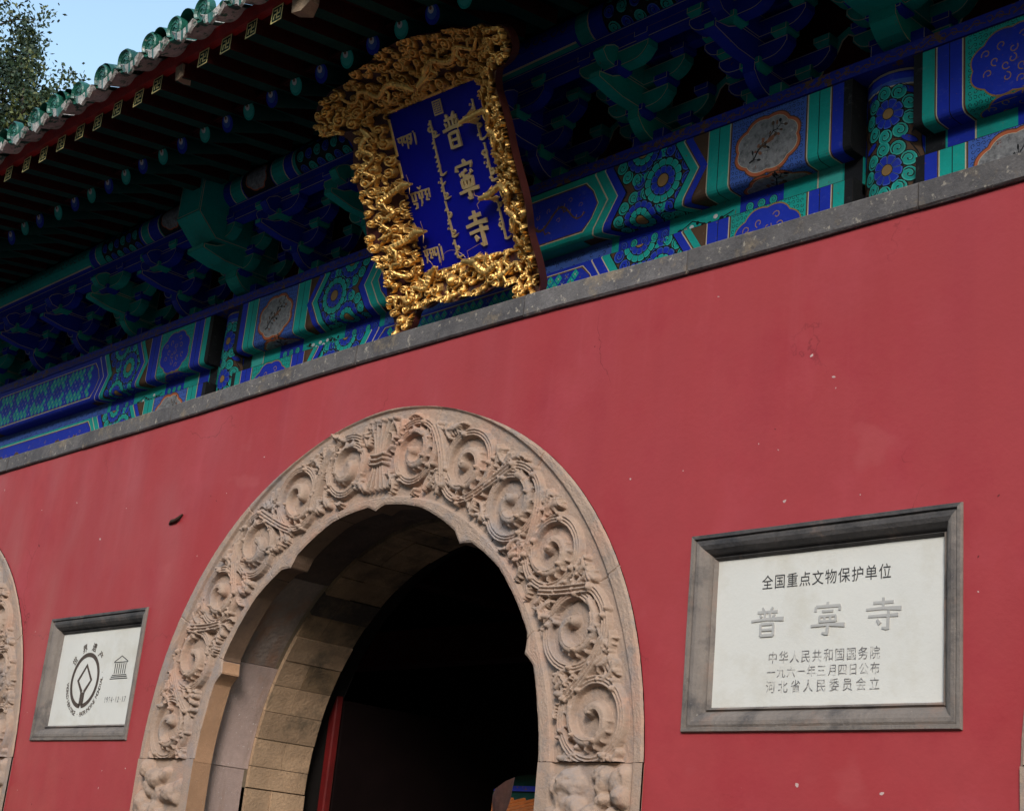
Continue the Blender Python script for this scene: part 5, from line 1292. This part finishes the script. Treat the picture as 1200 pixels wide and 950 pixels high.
# ================================================================== STONE PLAQUES
def plaque(xa, xb, za, zb, name_label):
    cx, cz = (xa+xb)/2, (za+zb)/2; t = empty('stone_plaque', name_label, 'plaque', (cx, 0, za)); hw, H = (xb-xa)/2, zb-za
    prof = [(0, .02), (0, -.006), (.004, -.014), (.017, -.014), (.020, -.003), (.030, -.007), (.044, -.006), (.060, .002), (.076, .020), (.086, .040), (.092, .030), (.105, .052)]   # (inset, y)
    def corner(i, g, y):
        return [(-hw+g, y, g), (hw-g, y, g), (hw-g, y, H-g), (-hw+g, y, H-g)][i]
    for i in range(4):
        mb = MB(); j = (i+1) % 4; vs = []; N = 14
        for g, y in prof:
            a, b = Vector(corner(i, g, y)), Vector(corner(j, g, y))
            for k in range(N+1):
                p = a.lerp(b, k/N); e = 0 if k in (0, N) else 1
                vs.append(p+Vector((random.uniform(-1, 1), random.uniform(-1, 1), random.uniform(-1, 1)))*.0006*e)
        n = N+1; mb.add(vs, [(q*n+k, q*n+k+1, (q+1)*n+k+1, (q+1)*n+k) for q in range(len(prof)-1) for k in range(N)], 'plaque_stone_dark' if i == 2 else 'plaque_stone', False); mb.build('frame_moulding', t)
    mb = MB(); mb.box((-hw+.10, .048, .10), (hw-.10, .07, H-.10), 'tablet_white'); tab = mb.build('tablet', t)
    return t, tab, cx
pr, tabR, cxR = plaque(2.14, 3.365, 2.427, 3.215, 'large stone framed white plaque right of the arch, carved with five rows of Chinese writing')
def wfn(x0, z0, y=.048): return lambda u, v, n: (x0+u, y-n, z0+v)
def row(txt, x0, x1, z, size, m, parent, cx, zb, name='inscription', thick=.0012, bold=0):
    mb = MB(); n = len(txt)
    for i, ch in enumerate(txt):
        x = x0+(x1-x0)*(i/(n-1) if n > 1 else .5); put_glyph(mb, ch, wfn(x-cx, z-zb, .0478), size, m, .92, thick, bold)
    mb.build(name, parent)
ZB = 2.427
row('全国重点文物保护单位', 2.490, 3.020, 3.008, .060, 'ink', tabR, cxR, ZB)
row('中华人民共和国国务院', 2.530, 2.985, 2.713, .050, 'ink_worn', tabR, cxR, ZB)
row('一九六一年三月四日公布', 2.525, 2.985, 2.657, .046, 'ink_worn', tabR, cxR, ZB)
row('河北省人民委员会立', 2.525, 2.985, 2.602, .050, 'ink_worn', tabR, cxR, ZB)
PU_L = [[(.30, 1.0, .05), (.36, .88, .07)], [(.70, 1.0, .05), (.64, .88, .07)], [(.12, .84, .06), (.88, .84, .06)], [(.40, .84, .05), (.40, .62, .05)], [(.60, .84, .05), (.60, .62, .05)], [(.22, .76, .05), (.28, .66, .06)], [(.78, .76, .05), (.72, .66, .06)], [(-.10, .56, .05), (.5, .60, .06), (1.12, .58, .09)], [(.26, .44, .06), (.26, .04, .06)], [(.26, .44, .06), (.74, .44, .06), (.74, .04, .06)], [(.26, .24, .05), (.74, .24, .05)], [(.26, .05, .06), (.74, .05, .06)]]
NING_L = [[(.5, 1.02, .06), (.5, .90, .07)], [(.08, .88, .06), (.06, .72, .06)], [(.08, .88, .06), (.94, .88, .06), (.92, .72, .06)], [(.3, .72, .05), (.7, .72, .05)], [(.22, .56, .05), (.22, .40, .05)], [(.2, .56, .05), (.8, .56, .05), (.8, .38, .05)], [(.4, .56, .05), (.4, .4, .05)], [(.6, .56, .05), (.6, .4, .05)], [(.2, .39, .05), (.8, .39, .05)], [(-.08, .26, .05), (.5, .28, .06), (1.12, .24, .09)], [(.52, .26, .07), (.50, -.02, .07), (.32, .02, .04)]]
SI_L = [[(.16, .86, .06), (.84, .86, .06)], [(.5, 1.02, .06), (.5, .66, .06)], [(-.08, .66, .05), (.5, .68, .06), (1.10, .64, .09)], [(.0, .44, .05), (1.0, .44, .07)], [(.68, .60, .06), (.66, .02, .07), (.46, .06, .04)], [(.30, .32, .05), (.40, .18, .08)]]
for S, cx_ in ((PU_L, 2.497), (NING_L, 2.775), (SI_L, 3.016)):
    mb = MB(); brush(mb, S, wfn(0, 0, .048), cx_-cxR, 2.852-ZB, .125, .115, 'engraved', .0026, 1.45); mb.build('inscription', tabR)
pl, tabL, cxL = plaque(-3.375, -2.145, 2.415, 3.213, 'smaller looking stone framed white plaque left of the arch with a round heritage emblem and a date')
pl['label'] = 'stone framed white plaque left of the arch with a round heritage emblem and a date'
ZB = 2.415
def emblem():
    mb = MB(); f = wfn(-2.885-cxL, 2.800-ZB, .0478)
    def strip(P, w, closed=False):
        n = len(P); L = []; R = []
        for i in range(n):
            a, b = (P[i-1], P[(i+1) % n]) if closed else (P[max(i-1, 0)], P[min(i+1, n-1)])
            dx, dz = b[0]-a[0], b[1]-a[1]; l = math.hypot(dx, dz) or 1
            pa, pb = (P[i-1] if (closed or i > 0) else P[i]), (P[(i+1) % n] if (closed or i < n-1) else P[i])
            L.append((P[i][0]-dz/l*w/2, P[i][1]+dx/l*w/2)); R.append((P[i][0]+dz/l*w/2, P[i][1]-dx/l*w/2))
        vs = [f(*p, .0015) for p in L]+[f(*p, .0015) for p in R]
        mb.add(vs, [(i, (i+1) % n, n+(i+1) % n, n+i) for i in range(n if closed else n-1)], 'brown_ink')
    rx = .168; g0 = -PI/2+.10; g1 = 1.5*PI-.10
    arc = [(rx*math.cos(q), rx*.97*math.sin(q)) for q in np.linspace(g0, g1, 60)]
    strip([(.014, -.075)]+[(.014, -.155)]+arc+[(-.014, -.155), (-.014, -.075)], .027)
    strip([(.014, -.075), (.085, .0), (0, .095), (-.085, .0), (-.014, -.075)], .025)
    mb.build('round_emblem', tabL)
    mb = MB()
    txt = 'WORLD HERITAGE • PATRIMOINE MONDIAL •'; n = len(txt); R = .215
    for i, ch in enumerate(txt):
        q = math.radians(188)+math.radians(184)*i/(n-1); cx_, cz_ = R*math.cos(q), R*math.sin(q); rot = q+PI/2; c, s = math.cos(rot), math.sin(rot)
        if ch == '•': ch = '.'
        if ch != ' ': put_glyph(mb, ch, lambda u, v, nn, c=c, s=s, a=cx_, b=cz_: f(a+u*c-v*s, b+u*s+v*c, nn), .040, 'brown_ink', 1., .0012, .0006)
    for ch, qd in (('世', 143), ('界', 108), ('遗', 75), ('产', 45)):
        q = math.radians(qd); cx_, cz_ = R*math.cos(q), R*math.sin(q); rot = q-PI/2; c, s = math.cos(rot), math.sin(rot)
        put_glyph(mb, ch, lambda u, v, nn, c=c, s=s, a=cx_, b=cz_: f(a+u*c-v*s, b+u*s+v*c, nn), .058, 'brown_ink', 1., .0012, .0010)
    mb.build('inscription', tabL)
    mb = MB(); f2 = wfn(-2.458-cxL, 2.863-ZB, .0478)
    def b2(x0, z0, x1, z1): mb.add([f2(x0, z0, .0012), f2(x1, z0, .0012), f2(x1, z1, .0012), f2(x0, z1, .0012)], [(0, 1, 2, 3)], 'ink')
    for k in range(6): b2(-.068+k*.0254, -.035, -.060+k*.0254, .030)
    b2(-.085, .034, .085, .039); b2(-.088, -.045, .088, -.040); b2(-.098, -.056, .098, -.050); b2(-.108, -.068, .108, -.062)
    for a, b in (((-.085, .042), (0, .078)), ((0, .078), (.085, .042))): mb.add([f2(a[0], a[1], .0012), f2(b[0], b[1], .0012), f2(b[0], b[1]-.006, .0012), f2(a[0], a[1]-.006, .0012)], [(0, 1, 2, 3)], 'ink')
    mb.build('temple_symbol', tabL)
    mb = MB(); t = '1994.12.17'
    for i, ch in enumerate(t): put_glyph(mb, ch, wfn(-2.580-cxL+.027*i, 2.670-ZB, .0478), .050, 'ink_worn', .8, .0012, .0006)
    mb.build('date_inscription', tabL)
emblem()

# ================================================================== SURROUNDINGS
mb = MB(); mb.add([(-400, -400, 0), (400, -400, 0), (400, 400, 0), (-400, 400, 0)], [(0, 1, 2, 3)], 'paving'); g = mb.build('ground'); g['kind'] = 'structure'

def tree(name, label, base, height, crown, n_leaf, seed, lm=('leaf_dark', 'leaf_light')):
    t = empty(name, label, 'tree', base); rr = random.Random(seed); rg = np.random.default_rng(seed)
    mb = MB(); cx, cy, cz, rx, rz = crown
    mb.tube([(0, 0, 0), (.1, 0, height*.3), (.25, .1, height*.6), (cx*.6, cy*.6, cz)], [.42, .34, .24, .12], 'bark', 10); mb.build('trunk', t)
    mb = MB(); tips = []
    for k in range(54):
        q = rr.uniform(0, 2*PI); ph = rr.uniform(-.5, 1.3); R = rx*rr.uniform(.55, 1.)
        e = Vector((cx+R*math.cos(q)*math.cos(ph), cy+R*math.sin(q)*math.cos(ph), cz+rz*rr.uniform(.6, 1.)*math.sin(ph)))
        s = Vector((.25+(cx-.25)*.4, .1, height*rr.uniform(.45, .75))); m = s.lerp(e, .55)+Vector((rr.uniform(-.5, .5), rr.uniform(-.5, .5), rr.uniform(.0, .7)))
        P = [s, s.lerp(m, .5)+Vector((0, 0, .25)), m, m.lerp(e, .5)+Vector((rr.uniform(-.3, .3), 0, rr.uniform(-.2, .3))), e]
        mb.tube(P, [.11, .08, .05, .03, .012], 'bark', 5); tips += [P[2], P[3], e, e]
        for _ in range(3):
            a = P[rr.choice((2, 3))]; b = a+Vector((rr.uniform(-1, 1), rr.uniform(-1, 1), rr.uniform(-.4, .8)))*.9
            mb.tube([a, a.lerp(b, .5)+Vector((0, 0, .1)), b], [.025, .016, .006], 'bark', 4); tips += [b, a.lerp(b, .6)]
    mb.build('limbs', t)
    T = np.array([list(p) for p in tips]); c = T[rg.integers(0, len(T), n_leaf//22)]; c = c+rg.normal(0, .16, c.shape)
    C = np.repeat(c, 22, 0)+rg.normal(0, .105, (len(c)*22, 3))
    nrm = rg.normal(0, 1, C.shape); nrm /= np.linalg.norm(nrm, axis=1)[:, None]; a = np.cross(nrm, rg.normal(0, 1, C.shape)); a /= np.linalg.norm(a, axis=1)[:, None]; b = np.cross(nrm, a)
    L = rg.uniform(.034, .062, (len(C), 1)); V = np.stack([C-a*L, C+b*L*.5, C+a*L, C-b*L*.5], 1).reshape(-1, 3); F = np.arange(len(V)).reshape(-1, 4)
    lt = (rg.random(len(c)) < .26).repeat(22)
    for k, m in enumerate(lm):
        s = lt == bool(k); Vc, Fc = compact(V, F[s]); o = obj('crown', mesh_np('crown', Vc, Fc, m, False), t); o['kind'] = 'stuff'
tree('courtyard_tree', 'tall loosely leaved tree behind the left end of the eaves, top left against the sky', (-17.5, 3.6, 0), 16, (-2.2, 0, 14.2, 3.2, 2.7), 74000, 4)

def sky_block_grove():  # added tree belt behind the camera, blocks low sky to deepen eave shade
    rg = np.random.default_rng(5); Vs = []
    for i in range(19):
        x_, y_, sc_ = -46+6*i, -28-(i % 2)*3, rg.uniform(1., 1.15)
        cc = rg.normal(0, 1, (260, 3))*np.array([2.3, 2.0, 2.3])+np.array([0, 0, 7.8]); C = np.repeat(cc, 34, 0)+rg.normal(0, .5, (260*34, 3)); C[:, 2] = np.maximum(C[:, 2], 1.2); C = C*sc_+np.array([x_, y_, 0])
        a = rg.normal(0, .22, C.shape); b = np.cross(a, rg.normal(0, 1, C.shape)); b = b/np.linalg.norm(b, axis=1)[:, None]*.14
        Vs.append(np.stack([C-a, C+b, C+a, C-b], 1).reshape(-1, 3))
    V = np.concatenate(Vs); o = obj('sky_block_grove', mesh_np('sky_block_grove', V, np.arange(len(V)).reshape(-1, 4), 'leaf_dark', False)); o['kind'] = 'stuff'; o['label'] = 'unseen belt of trees added behind the camera to block low sky'; o['category'] = 'trees'
sky_block_grove()

# far courtyard seen through the passage: low hall with orange tiled roof, painted beams and a reddish trunk
far = empty('far_hall', 'distant hall with orange tiled roof seen through the dark passage', 'building', (-15, 15, 0))
mb = MB(); mb.box((-9, 1.2, 0), (9, 5, 2.7), 'board_red'); mb.build('wall', far)
mb = MB(); mb.box((-9.5, 1.0, 2.6), (9.5, 1.2, 3.0), 'teal'); mb.build('beam', far)
mb = MB(); mb.prism([(-.2, 3.02), (1.5, 3.50), (5.4, 3.50), (5.4, 3.02)], -10, 10, 'x', 'orange_glaze'); rf = mb.build('roof', far)
for k in range(60):
    m = MB(); x = -9.9+k*.335; m.tube([(x, -.25, 3.05), (x, 1.5, 3.54)], .06, 'orange_glaze', 6); m.build('tile_row', rf)
up = MB(); up.box((-9, 1.45, 3.5), (9, 1.6, 3.70), 'rafter_green'); up.box((-9, 1.4, 3.70), (9, 1.6, 3.80), 'plate_blue'); up.box((-9, 1.5, 3.80), (9, 1.7, 4.1), 'rafter_green'); up.box((-10, .9, 4.1), (10, 5, 4.9), 'board_red'); up.build('upper_storey', far)
tr = MB(); tr.tube([(-9.75, 10, 0), (-9.72, 10, 1.8), (-9.70, 10.1, 3.0), (-9.6, 10.1, 3.35)], [.17, .15, .13, .10], 'trunk_red', 10)
t2 = empty('pine_trunk', 'rough reddish trunk standing in the far courtyard, seen through the dark passage', 'tree', (0, 0, 0)); tr.build('trunk', t2)
tp = MB(); tp.tube([(-9.65, 10.1, 3.2), (-9.3, 10.1, 5), (-9.4, 10.2, 7)], [.11, .09, .05], 'bark', 8); tp.build('limbs', t2)
rg = np.random.default_rng(8); C = rg.normal(0, 1, (9000, 3))*np.array([1.4, 1.2, .8])+np.array([-9.4, 10.2, 7.2]); a = rg.normal(0, 1, C.shape)*.09; b = rg.normal(0, 1, C.shape)*.02
V = np.stack([C-a, C+b, C+a, C-b], 1).reshape(-1, 3); o = obj('crown', mesh_np('crown', V, np.arange(len(V)).reshape(-1, 4), 'leaf_dark', False), t2); o['kind'] = 'stuff'
